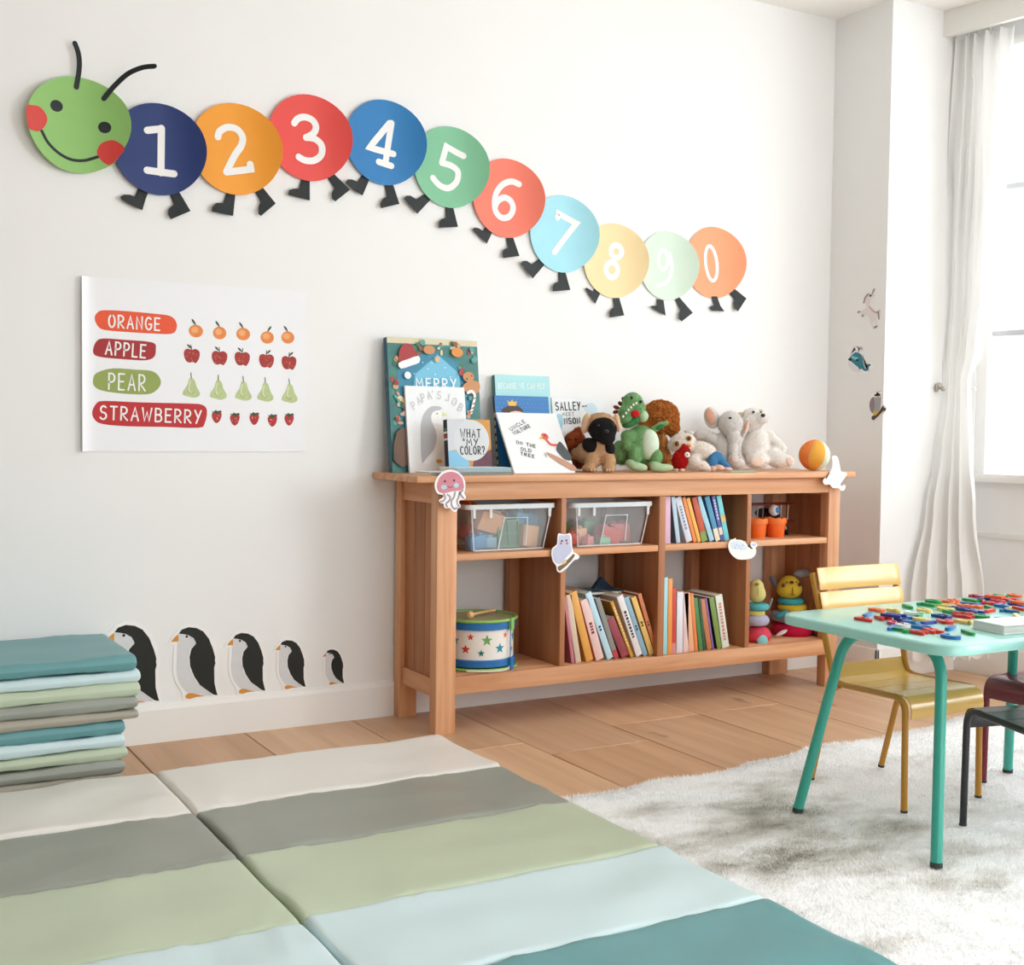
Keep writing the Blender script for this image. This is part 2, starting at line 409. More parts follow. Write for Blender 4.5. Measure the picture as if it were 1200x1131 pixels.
# plank floor
PLANK = [wood('plank_oak_%d' % i, a, b, c, 1, .42, .55, knots=True) for i, (a, b, c) in enumerate((('c59c78', 'd0a783', 'dab592'), ('bd9470', 'c99e7a', 'd4ac88'), ('c9a17c', 'd5ae8b', 'dfbb9a')))]
fl = structure(MB().box(-4.15, 6.2, -6.75, .15, -.12, -.022).build('floor', mat('4a3626', .8), soft=False))
xs = [.92+.4035*k for k in range(-12, 11)]
for i in range(len(xs)-1):
    cuts = [0.0]; c = -.75 if abs(xs[i]-2.13) < .05 else -(.35+random.random()*1.6)
    while c > -6.6: cuts.append(c); c -= 1.3+random.random()*1.0
    cuts.append(-6.6)
    for a, b in zip(cuts, cuts[1:]):
        x1 = xs[i+1]; mb = MB().box(xs[i]+.0018, x1-.0018, b+.0015, a-.0015, -.022, 0)
        p = mb.build('plank', random.choice(PLANK), fl, bevel=.0022, bseg=1)

# ---------------------------------------------------------------- low bookcase
PINE = {ax: wood('pine_%s' % 'xyz'[ax], 'c98b5e', 'd9a075', 'e6b48c', ax, .5) for ax in range(3)}
PINE_SHADED = wood('pine_panel', 'a2663f', 'b0744b', 'bd8258', 2, .5)  # pine darkened: shade on dividers, back posts and side planks put into colour
SX0, SX1, SYF, SYB, STOP = 1.897, 3.792, -.362, -.014, .91
sh = thing('bookcase', 'low honey pine bookcase with eight open compartments against the white wall', 'bookcase', (2.85, -.19, 0), world=True)
o = MB().box(1.806, 3.852, -.388, -.006, .886, STOP).build('top_board', PINE[0], sh, bevel=.004)
def pbox(name, ax, x0, x1, y0, y1, z0, z1, m=None, bv=.002): return MB().box(x0, x1, y0, y1, z0, z1).build(name, m or PINE[ax], sh, bevel=bv)
for x0, x1 in ((SX0, 1.974), (3.728, SX1)):
    pbox('leg', 2, x0, x1, SYF, SYF+.05, 0, .886)
for x0, x1 in ((SX0-.002, 1.965), (3.685, SX1)):
    pbox('leg', 2, x0, x1, SYB-.05, SYB, 0, .886)
for x0 in (1.905, 3.752):
    pbox('side_rail', 1, x0, x0+.03, SYF+.05, SYB-.05, .128, .19)
    pbox('side_rail', 1, x0, x0+.03, SYF+.05, SYB-.05, .81, .886)
    yb = SYF+.05; w = (SYB-.05-yb)/3
    for k in range(3):
        pbox('side_plank', 2, x0+.009, x0+.022, yb+w*k+.001, yb+w*(k+1)-.001, .18, .82, PINE_SHADED, .0025)
pbox('top_rail', 0, 1.974, 3.728, SYF+.001, SYF+.024, .822, .886)
pbox('bottom_rail', 0, 1.974, 3.728, SYF+.001, SYF+.026, .137, .2)
pbox('bottom_board', 0, 1.94, 3.75, SYF+.027, SYB-.03, .18, .2)
pbox('back_rail', 0, 1.95, 3.735, SYB-.022, SYB, .137, .18); pbox('back_rail', 0, 1.95, 3.735, SYB-.022, SYB, .84, .886)
for a, b in ((2.405, 2.427), (2.85, 2.881), (3.288, 3.31)):
    yb = SYF+.003; w = (SYB-.045-yb)/3
    pbox('back_post', 2, a-.042, b, SYB-.044, SYB-.002, .2, .84, PINE_SHADED)
    f = pbox('divider', 2, a, b, yb, SYB-.045, .2, .822, PINE_SHADED)
for a, b in ((1.974, 2.405), (2.427, 2.85), (2.881, 3.288), (3.31, 3.728)):
    pbox('shelf', 0, a+.0005, b-.0005, SYF+.005, SYB-.03, .609, .633)

# ---------------------------------------------------------------- folding floor mats
def vinyl(name, col):
    m = bpy.data.materials.new(name); m.use_nodes = True; nt = m.node_tree; b = nt.nodes['Principled BSDF']
    b.inputs['Base Color'].default_value = lin(col); b.inputs['Roughness'].default_value = .38; b.inputs['Specular IOR Level'].default_value = .45
    tc = nt.nodes.new('ShaderNodeTexCoord'); n = nt.nodes.new('ShaderNodeTexNoise'); n.inputs['Scale'].default_value = 900
    nt.links.new(tc.outputs['Object'], n.inputs['Vector'])
    bp = nt.nodes.new('ShaderNodeBump'); bp.inputs['Strength'].default_value = .12; bp.inputs['Distance'].default_value = .001
    nt.links.new(n.outputs['Fac'], bp.inputs['Height']); nt.links.new(bp.outputs['Normal'], b.inputs['Normal'])
    return m
VIN = {'white': vinyl('vinyl_cream', 'ebe8e2'), 'grey': vinyl('vinyl_grey', '989c92'), 'green': vinyl('vinyl_sage', 'bfccb2'),
       'blue': vinyl('vinyl_pale_blue', 'cfe5e8'), 'teal': vinyl('vinyl_teal', '659b9f'), 'sand': vinyl('vinyl_sand', 'a8a294')}
def mat_panel(name, m, parent, x0, x1, y0, y1, z0, z1, seed, wr=1.0, nx=46, ny=22, p=40):
    """foam panel in a vinyl skin: rounded rim with a seam, puffed and creased"""
    r = random.Random(seed)
    cx, cy, cz, hx, hy, hz = (x0+x1)/2, (y0+y1)/2, (z0+z1)/2, (x1-x0)/2, (y1-y0)/2, (z1-z0)/2
    cre = [(r.uniform(-1, 1), r.choice((-1, 1)), r.uniform(.1, .35), r.uniform(-.5, .5), r.uniform(.35, 1), r.uniform(.010, .025)) for _ in range(22)]
    def param(k, n):
        u = -1+2*k/n; return math.copysign(1-(1-abs(u))**2.0, u) if abs(u) > .0 else 0
    vs = []; fs = []
    for side in (1, -1):
        for j in range(ny+1):
            for i in range(nx+1):
                u = param(i, nx); v = param(j, ny)
                e = (max(0, 1-abs(u)**(p*hx/hy))**.34)*(max(0, 1-abs(v)**p)**.34)
                z = hz*e
                if side == 1 or wr > 1.5:
                    w = 0
                    X, Y = u*hx, v*hy
                    for a, sgn, ln, an, amp, wd in cre:
                        px_, py_ = a*hx, sgn*hy*.98
                        dx, dy = X-px_, (Y-py_)*-sgn
                        along = dx*math.sin(an)+dy*math.cos(an); across = dx*math.cos(an)-dy*math.sin(an)
                        if along > -.02: w += amp*math.exp(-(across/wd)**2)*math.exp(-max(0, along)/ln*2.2)
                    w += noise.noise((X*5+seed*3, Y*7, seed))*2.0
                    z += w*.0038*wr*min(1, e*1.1)**6*(.4 if p > 40 else 1)
                vs.append((cx+u*hx, cy+v*hy, cz+side*z))
        b = (0 if side == 1 else (nx+1)*(ny+1))
        for j in range(ny):
            for i in range(nx):
                q = (b+j*(nx+1)+i, b+j*(nx+1)+i+1, b+(j+1)*(nx+1)+i+1, b+(j+1)*(nx+1)+i)
                fs.append(q if side == 1 else q[::-1])
    return MB().add(vs, fs).build(name, m, parent, angle=75)
seq = ['white', 'grey', 'green', 'blue', 'teal']
def floor_mat(label, x0, x1, ys, rz, seed):
    t = thing('folding_mat', label, 'floor mat', ((x0+x1)/2, ys[0], 0), rz, 'unfolded play mats on the floor')
    for k, c in enumerate(seq):
        if k >= len(ys)-1: break
        mat_panel('mat_panel', VIN[c], t, -(x1-x0)/2, (x1-x0)/2, ys[k+1]-ys[0]+.001, ys[k]-ys[0]-.001, 0, .042, seed+k)['label'] = {'white': 'cream', 'grey': 'grey', 'green': 'sage green', 'blue': 'pale blue', 'teal': 'teal'}[c]+' panel'
    return t
floor_mat('unfolded cream to teal striped floor mat nearest the bookcase', .902, 1.848, [-.49, -.925, -1.32, -1.745, -2.125, -2.535], 0, 11)
floor_mat('unfolded striped floor mat in front of the stack of folded mats', -.05, .892, [-.505, -.93, -1.335, -1.765, -2.17, -2.58], 0, 31)
def folded(label, x0, x1, y0, y1, z0, cols, hs, seed):
    t = thing('folding_mat', label, 'floor mat', ((x0+x1)/2, (y0+y1)/2, z0), 0, 'folded play mats in the stack', world=True)
    z = z0
    for k, c in enumerate(cols):
        d = random.Random(seed+k).uniform(-.006, .006)
        mat_panel('mat_panel', VIN[c], t, x0+d, x1+d*1.6, y0+d, y1+d*.3, z+.0015, z+hs[k]-.0015, seed+k, 2.0, 44, 22, 60)['label'] = {'sand': 'sand', 'white': 'cream', 'grey': 'grey', 'green': 'sage green', 'blue': 'pale blue', 'teal': 'teal'}[c]+' folded panel'
        z += hs[k]
    return z
zt = folded('folded mat at the bottom of the stack by the penguins', -.06, .818, -.462, -.035, 0, ['sand', 'grey', 'green', 'blue', 'teal'], [.037, .039, .039, .040, .040], 60)
zt = folded('folded teal topped mat lying uppermost on the stack by the penguins', -.04, .856, -.472, -.028, zt, ['sand', 'grey', 'green', 'blue', 'teal'], [.033, .039, .039, .039, .046], 75)

# ---------------------------------------------------------------- rug
def rug_material(name):
    m = bpy.data.materials.new(name); m.use_nodes = True; nt = m.node_tree; b = nt.nodes['Principled BSDF']; b.inputs['Roughness'].default_value = .9; b.inputs['Specular IOR Level'].default_value = .2
    tc = nt.nodes.new('ShaderNodeTexCoord')
    mp = nt.nodes.new('ShaderNodeMapping'); mp.inputs['Scale'].default_value = (1.0, 1.9, 1); mp.inputs['Rotation'].default_value = (0, 0, .5)
    nt.links.new(tc.outputs['Object'], mp.inputs['Vector'])
    n = nt.nodes.new('ShaderNodeTexNoise'); n.inputs['Scale'].default_value = 3.0; n.inputs['Detail'].default_value = 7; n.inputs['Roughness'].default_value = .68
    nt.links.new(mp.outputs[0], n.inputs['Vector'])
    cr = nt.nodes.new('ShaderNodeValToRGB')
    cr.color_ramp.elements[0].position = .28; cr.color_ramp.elements[0].color = lin('aca79d')
    cr.color_ramp.elements[1].position = .56; cr.color_ramp.elements[1].color = lin('fcfcfc')
    e = cr.color_ramp.elements.new(.41); e.color = lin('dfddd8')
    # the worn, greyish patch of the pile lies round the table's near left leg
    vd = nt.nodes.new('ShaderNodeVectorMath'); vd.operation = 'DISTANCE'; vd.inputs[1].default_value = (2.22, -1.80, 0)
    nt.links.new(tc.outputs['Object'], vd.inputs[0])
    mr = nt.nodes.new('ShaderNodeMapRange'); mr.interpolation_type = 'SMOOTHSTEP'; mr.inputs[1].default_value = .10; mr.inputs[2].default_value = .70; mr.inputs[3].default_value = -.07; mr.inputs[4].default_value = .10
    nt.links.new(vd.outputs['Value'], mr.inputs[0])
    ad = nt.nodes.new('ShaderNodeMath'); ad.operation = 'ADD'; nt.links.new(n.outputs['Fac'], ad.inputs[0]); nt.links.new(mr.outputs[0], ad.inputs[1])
    nt.links.new(ad.outputs[0], cr.inputs[0]); nt.links.new(cr.outputs[0], b.inputs['Base Color'])
    return m
RUGM = rug_material('rug_wool')
def rug_edge(x):   # the far edge wanders a little
    return -1.235+.09*(x-1.86)+.018*math.sin(x*7)+.012*math.sin(x*17+1)
rg = thing('rug', 'shaggy white rug with grey smudges under the children\'s table', 'rug', (3.0, -2.2, 0), world=True)
RX0, RX1, RY0 = 1.862, 4.42, -3.4
vs = []; fs = []; nx, ny = 70, 60
for j in range(ny+1):
    for i in range(nx+1):
        x = RX0+(RX1-RX0)*i/nx; ye = rug_edge(x); y = RY0+(ye-RY0)*j/ny
        e = min(1, (x-RX0)/.04, (RX1-x)/.04, (ye-y)/.05, (y-RY0)/.04); z = .002+.011*max(0, e)**.5+.002*noise.noise((x*9, y*9, 0))*max(0, e)
        vs.append((x, y, z))
for j in range(ny):
    for i in range(nx): a = j*(nx+1)+i; fs.append((a, a+1, a+nx+2, a+nx+1))
MB().add(vs, fs).build('backing', RUGM, rg)
rr = random.Random(3); pv = []; pf = []
for k in range(250000):
    x = RX0+.002+rr.random()*(RX1-RX0-.004); ye = rug_edge(x); y = RY0+rr.random()**.72*(ye-RY0-.002)
    if y < -2.75 and x < 2.0: continue
    d = noise.noise((x*3.1, y*3.1, 4.0))*5+rr.gauss(0, .8); ln = .010+.009*rr.random(); lean = .005+.009*rr.random()
    wx, wy = -math.sin(d)*.0018, math.cos(d)*.0018
    b = len(pv); tx, ty = x+math.cos(d)*lean, min(y+math.sin(d)*lean, ye+.006)
    pv += [(x-wx, y-wy, .008), (x+wx, y+wy, .008), (max(tx, RX0), ty, .010+ln*.62)]; pf.append((b, b+1, b+2))
po = MB().add(pv, pf).build('pile', RUGM, rg, soft=False); po['kind'] = 'stuff'

# ---------------------------------------------------------------- table
TURQ_LIT = mat('9fdbd1', .2, .6); TURQ_SHADED = mat('3ba592', .3); RUBBER = mat('2d3a36', .7)  # table is one paint; lit top and shaded legs put into its colours
TX, TY, TH = 2.829, -1.884, -.006
tb = thing('kids_table', 'low turquoise metal children\'s table covered in letter magnets', 'table', (TX, TY, .02), TH)
def rrect(hx, hy, r, n=8):
    o = []
    for cx, cy, a in ((hx-r, hy-r, 0), (-hx+r, hy-r, 90), (-hx+r, -hy+r, 180), (hx-r, -hy+r, 270)):
        o += [(cx+r*math.cos(math.radians(a+90*k/n)), cy+r*math.sin(math.radians(a+90*k/n))) for k in range(n+1)]
    return o
tp = MB(); top_z = .552
prof = [(-.012, 0.0), (-.004, -.0015), (0, -.006), (0, -.026), (-.003, -.0275), (-.004, -.025), (-.004, -.008), (-.012, -.004)]
rings = []
for off, dz in prof:
    rings.append([(x, y, top_z+dz) for x, y in rrect(.488+off, .303+off, .075+off)])
n = len(rings[0]); V = [q for r in rings for q in r]
Fc = [(k*n+i, k*n+(i+1) % n, (k+1)*n+(i+1) % n, (k+1)*n+i) for k in range(len(rings)-1) for i in range(n)]
Fc = [f[::-1] for f in Fc]
Fc.append(tuple(range(n))); Fc.append(tuple(reversed(range(7*n, 8*n))))
tp.use(TURQ_LIT).add(V, Fc); tp.build('tabletop', None, tb, angle=50)
def bent(pts, r, n=6):
    """polyline with rounded corners"""
    P = [Vector(p) for p in pts]; out = [P[0]]
    for i in range(1, len(P)-1):
        a = (P[i-1]-P[i]); b = (P[i+1]-P[i]); q = min(r, a.length*.49, b.length*.49)
        A = P[i]+a.normalized()*q; B = P[i]+b.normalized()*q
        for k in range(n+1):
            t = k/n; out.append(A*(1-t)**2+P[i]*2*t*(1-t)+B*t*t)
    return out+[P[-1]]
for sx in (-1, 1):
    for sy in (1, -1):
        foot = (sx*.436, sy*.245, 0); kn = (sx*.345, sy*.165, .512)
        path = bent([foot, kn, (sx*.33, sy*.001, .512)], .085, 8)
        lg = MB().use(TURQ_SHADED).tube(path, .0145, 12).build('leg', None, tb)
        MB().tube([(foot[0], foot[1], -.004), (foot[0]-sx*.001, foot[1]-sy*.001, .008)], .0155, 12).build('foot_cap', RUBBER, lg)

# ---------------------------------------------------------------- children's chairs
def chair(label, loc, rz, col, slat_col, back=True):
    """faces -Y; tube side frames, slatted seat and back"""
    FM = mat(col, .3); SM = mat(slat_col, .24, .6)
    t = thing('kids_chair', label, 'chair', loc, rz)
    hw = .152; zs = .318
    for sx in (-1, 1):
        front = bent([(sx*hw, -.155, .0), (sx*hw, -.150, zs), (sx*hw, .125, zs-.006), (sx*(hw+.02), .205, .632)], .045, 6)
        fo = MB().tube(front, .0095, 10).build('side_frame', FM, t)
        MB().tube([(sx*hw, -.155, -.001), (sx*hw, -.155, .006)], .0102, 10).build('foot_cap', RUBBER, fo)
        lg = MB().tube(bent([(sx*(hw-.004), .215, 0), (sx*(hw-.002), .14, .285), (sx*(hw-.002), .105, zs-.012)], .03), .0095, 10).build('rear_leg', FM, t)
        MB().tube([(sx*(hw-.004), .215, -.001), (sx*(hw-.004), .2135, .006)], .0102, 10).build('foot_cap', RUBBER, lg)
    # seat slats; the front one rolls down, the rear one turns up
    def slat(name, prof, x=.147):
        a = prof; n = len(a); th = .0035; V = []
        for X in (-x, x):
            for i, (y, z) in enumerate(a):
                j0, j1 = max(0, i-1), min(n-1, i+1); ty, tz = a[j1][0]-a[j0][0], a[j1][1]-a[j0][1]; l = math.hypot(ty, tz)
                V += [(X, y, z), (X, y+tz/l*th, z-ty/l*th)]
        m = 2*n; Fs = []
        for i in range(n-1):
            Fs += [(2*i, 2*i+2, m+2*i+2, m+2*i), (2*i+1, m+2*i+1, m+2*i+3, 2*i+3), (2*i, 2*i+1, 2*i+3, 2*i+2), (m+2*i, m+2*i+2, m+2*i+3, m+2*i+1)]
        Fs += [(0, m, m+1, 1), (2*n-2, 2*n-1, m+2*n-1, m+2*n-2)]
        b = MB().add(V, Fs); bm = bmesh.new()
        ob = b.build(name, SM, t, angle=35)
        bm.from_mesh(ob.data); bmesh.ops.recalc_face_normals(bm, faces=bm.faces); bm.to_mesh(ob.data); bm.free()
        return ob
    zt = zs+.006
    slat('seat_slat', [(-.168, zt-.062), (-.170, zt-.045), (-.166, zt-.022), (-.155, zt-.007), (-.135, zt), (-.085, zt-.001)])
    slat('seat_slat', [(-.081, zt-.001), (-.045, zt-.003), (-.012, zt-.004)])
    slat('seat_slat', [(-.008, zt-.004), (.03, zt-.005), (.062, zt-.006)])
    slat('seat_slat', [(.066, zt-.006), (.10, zt-.006), (.122, zt+.001), (.134, zt+.02), (.141, zt+.040)])
    # two wide back slats, slightly curved in plan
    for z0, z1, hx in ((.517, .577, .172), (.583, .648, .170)):
        V = []; Fs = []; n = 10
        def yb(z, u): return .125+(z-.312)/.32*.08-.0115-.010*(1-u*u)*-1-.010
        m = []
        for k in range(n+1):
            u = -1+2*k/n
            for (zz, dy) in ((z0+.008, 0), (z0, .002), (z1, .002), (z1-.008, 0)): pass
            for zz, dd in ((z0, 0), (z1, 0), (z1, .0035), (z0, .0035)): V.append((hx*u, yb(zz, u)+dd, zz))
        for k in range(n):
            for q in range(4): Fs.append((k*4+q, k*4+(q+1) % 4, k*4+4+(q+1) % 4, k*4+4+q))
        Fs += [(0, 3, 2, 1), (n*4, n*4+1, n*4+2, n*4+3)]
        ob = MB().add(V, Fs).build('back_slat', SM, t, bevel=.0012, angle=35)
        bm = bmesh.new(); bm.from_mesh(ob.data); bmesh.ops.recalc_face_normals(bm, faces=bm.faces); bm.to_mesh(ob.data); bm.free()
    return t
chair('mustard yellow metal children\'s chair with slatted back, tucked behind the turquoise table', (2.798, -1.635, .021), .0, 'bd852a', 'dfb260')
chair('burgundy metal children\'s chair at the right end of the turquoise table', (3.255, -1.835, .021), -PI/2+.06, '7a1c2b', '6d2733')
chair('black metal children\'s chair in front of the turquoise table, only its seat corner showing', (2.812, -2.132, .021), PI-.24, '26282b', '2c3035')

# ---------------------------------------------------------------- curtain
CURT = mat('f8f7f5', .85, .2, bump=.05, bscale=500)
_nt = CURT.node_tree; _tr = _nt.nodes.new('ShaderNodeBsdfTranslucent'); _tr.inputs['Color'].default_value = lin('faf9f7'); _mx = _nt.nodes.new('ShaderNodeMixShader'); _mx.inputs[0].default_value = .33
_nt.links.new(_nt.nodes['Principled BSDF'].outputs[0], _mx.inputs[1]); _nt.links.new(_tr.outputs[0], _mx.inputs[2]); _nt.links.new(_mx.outputs[0], _nt.nodes['Material Output'].inputs['Surface'])
def curtain():
    t = thing('curtain', 'white linen curtain gathered by a tieback beside the window', 'curtain', tuple(WM @ Vector((.14, .07, 0))), world=True)
    keys = [(2.815, .0, .075, .285, .075, .026, 5.2), (2.70, .0, .075, .280, .075, .030, 5.2), (2.2, .004, .072, .265, .075, .030, 5.0), (1.75, .006, .066, .238, .072, .026, 4.8), (1.45, .010, .058, .190, .065, .022, 4.5),
            (1.30, .018, .050, .150, .055, .014, 4.3), (1.22, .018, .045, .160, .05, .016, 4.3), (1.0, .012, .01, .19, .035, .024, 4.2), (.75, .010, -.06, .215, .02, .028, 4.0), (.37, .012, -.155, .262, .0, .034, 3.8), (.075, .028, -.16, .295, .0, .036, 3.8)]
    zs = [2.815-(2.815-.075)*k/64 for k in range(65)]
    def at(z):
        for a, b in zip(keys, keys[1:]):
            if a[0] >= z >= b[0]-1e-6:
                k = (a[0]-z)/(a[0]-b[0]); k = k*k*(3-2*k) if a[0] < 2 else k
                return [a[i]*(1-k)+b[i]*k for i in range(7)]
    ns = 110; V = []; F2 = []
    for r, z in enumerate(zs):
        _, t0, n0, t1, n1, am, fr = at(z)
        for i in range(ns+1):
            s = i/ns; ph = 1.6*math.sin(z*1.3)+.9*s
            sw = s+.035*math.sin(s*9+z*1.1)
            f = math.sin(2*PI*fr*sw+ph)+.35*math.sin(2*PI*fr*2.1*sw+z*2+1)
            f = math.copysign(abs(f)**.75, f)
            env = min(1, s/.06, (1-s)/.06)*.6+.4
            tt = t0+(t1-t0)*s+.012*math.cos(2*PI*fr*sw+ph)*(am/.03); nn = n0+(n1-n0)*s-am*f*env*(.8 if z < .5 else 1)
            zz = z+(.008*math.sin(i*.9)+.035*s if r == len(zs)-1 else 0)
            V.append(WM @ Vector((max(.006, tt) if nn > -.02 else max(.02, tt), nn, zz)))
    for r in range(len(zs)-1):
        for i in range(ns): a = r*(ns+1)+i; F2.append((a, a+ns+1, a+ns+2, a+1))
    MB().add(V, F2).build('cloth', CURT, t, angle=80)
    cord = MB(); pts = []
    for k in range(17):
        a = PI*k/16; pts.append(WM @ Vector((.085+.072*math.cos(a), .062+.05*math.sin(a), 1.285+.012*math.cos(a)*-1)))
    cord.tube(pts, .006, 8)
    tie = cord.build('tieback_cord', mat('f0ece4', .8), t)
    kn = MB()
    for dx, dz, rr_ in ((0, 0, .016), (.02, -.012, .012), (-.012, -.016, .011)): kn.ellip(WM @ Vector((.02+dx, .008, 1.285+dz)), (rr_, rr_, rr_), seg=10, rings=7)
    kn.build('tieback_bead', mat('b9b4aa', .25, metal=.6), tie)
    for k in range(5):
        u = .02+.055*k; q = MB()
        q.tube(bent([WM @ Vector((u, .075, 2.80)), WM @ Vector((u, .055, 2.84)), WM @ Vector((u, .085, 2.865))], .01), .003, 6).build('curtain_hook', mat('d8d6d0', .4), t)
curtain()
MB().tube([WM @ Vector((.0, .085, 2.868)), WM @ Vector((3.0, .085, 2.868))], .008, 8).build('curtain_track', mat('55585a', .5), bpy.data.objects['curtain']).matrix_parent_inverse = INV['curtain']

# ---------------------------------------------------------------- paper caterpillar on the wall
INK = mat('1c2424', .6); WHITEP = mat('f6f5f3', .6)
cat = thing('caterpillar_decoration', 'paper caterpillar on the wall, smiling green head and discs numbered 1 to 0', 'wall decoration', (2.0, 0, 1.6), world=True)
def curl(cx, cz, r, kr=1.0, kl=.12, base=.004, ang=.12):
    ca, sa = math.cos(ang), math.sin(ang)
    def f(x, z):
        a = ((x-cx)*ca+(z-cz)*sa)/r
        return base+(kr*max(0, a-.05)**2 if a > 0 else kl*a*a)*r*.28
    return f
def strokes_on(F, name, lines, w, m, parent, h=.0008):
    mb = MB()
    for q, (sm, pts) in enumerate(lines):
        if sm == 2: mb.annulus(F, pts, w, h+.00015*q); continue
        mb.stroke(F, smooth(pts, 6, False) if sm else [tuple(Vector(a)*(1-k/5)+Vector(b)*(k/5)) for a, b in zip(pts, pts[1:]) for k in range(5)]+[pts[-1]], w, h+.00015*q)
    return mb.build(name, m, parent)
NUM = {
 '1': [(0, [(0.992, 2.0437), (1.0377, 2.0543)]), (0, [(1.0377, 2.0561), (1.0361, 1.91)]), (0, [(0.9909, 1.9133), (1.0785, 1.9109)])],
 '2': [(1, [(1.2279, 2.0519), (1.2352, 2.072), (1.2623, 2.0889), (1.2945, 2.0858), (1.3135, 2.0617), (1.3086, 2.0321), (1.2857, 1.9956), (1.2575, 1.938)]), (0, [(1.2575, 1.937), (1.3423, 1.9562), (1.3398, 1.9729)])],
 '3': [(1, [(1.4989, 2.1339), (1.5127, 2.1512), (1.5376, 2.1601), (1.5652, 2.1534), (1.5789, 2.1326), (1.5705, 2.1079), (1.5429, 2.0893)]), (1, [(1.5429, 2.0902), (1.5756, 2.0887), (1.5995, 2.0689), (1.5986, 2.0356), (1.5734, 2.0137), (1.5408, 2.0099), (1.5158, 2.0187)])],
 '4': [(0, [(1.863, 2.1816), (1.7838, 2.0841), (1.8784, 2.0726)]), (0, [(1.8695, 2.1824), (1.8475, 2.0348)]), (0, [(1.8213, 2.0376), (1.8707, 2.0286)])],
 '5': [(0, [(2.165, 2.0986), (2.0954, 2.1261), (2.0768, 2.0636)]), (1, [(2.0768, 2.0636), (2.1166, 2.0572), (2.1439, 2.0378), (2.1389, 1.9999), (2.1067, 1.9736), (2.0691, 1.9791), (2.0401, 2.0035)])],
 '6': [(1, [(2.4094, 2.0193), (2.3778, 2.0272), (2.3382, 2.0107), (2.3105, 1.9746), (2.3037, 1.9349), (2.3125, 1.9016), (2.3399, 1.8846), (2.371, 1.8939), (2.3861, 1.9234), (2.376, 1.9519), (2.3474, 1.9627), (2.3176, 1.946), (2.3056, 1.9204)])],
 '7': [(0, [(2.5895, 1.9091), (2.5938, 1.9261), (2.6748, 1.8933), (2.5776, 1.7732)])],
 '8': [(2, ell(*(2.8729, 1.7993), .026, .026, 14)), (2, ell(*(2.8523, 1.7236), .029, .031, 14))],
 '9': [(2, ell(*(3.1108, 1.7835), .0255, .0405, 16)), (1, [(3.1443, 1.8109), (3.1546, 1.7662), (3.1522, 1.7329), (3.1414, 1.7052), (3.117, 1.6841), (3.0823, 1.6764)])],
 '0': [(2, ell(*(3.3657, 1.7884), .031, .074, 18, .17))],
}
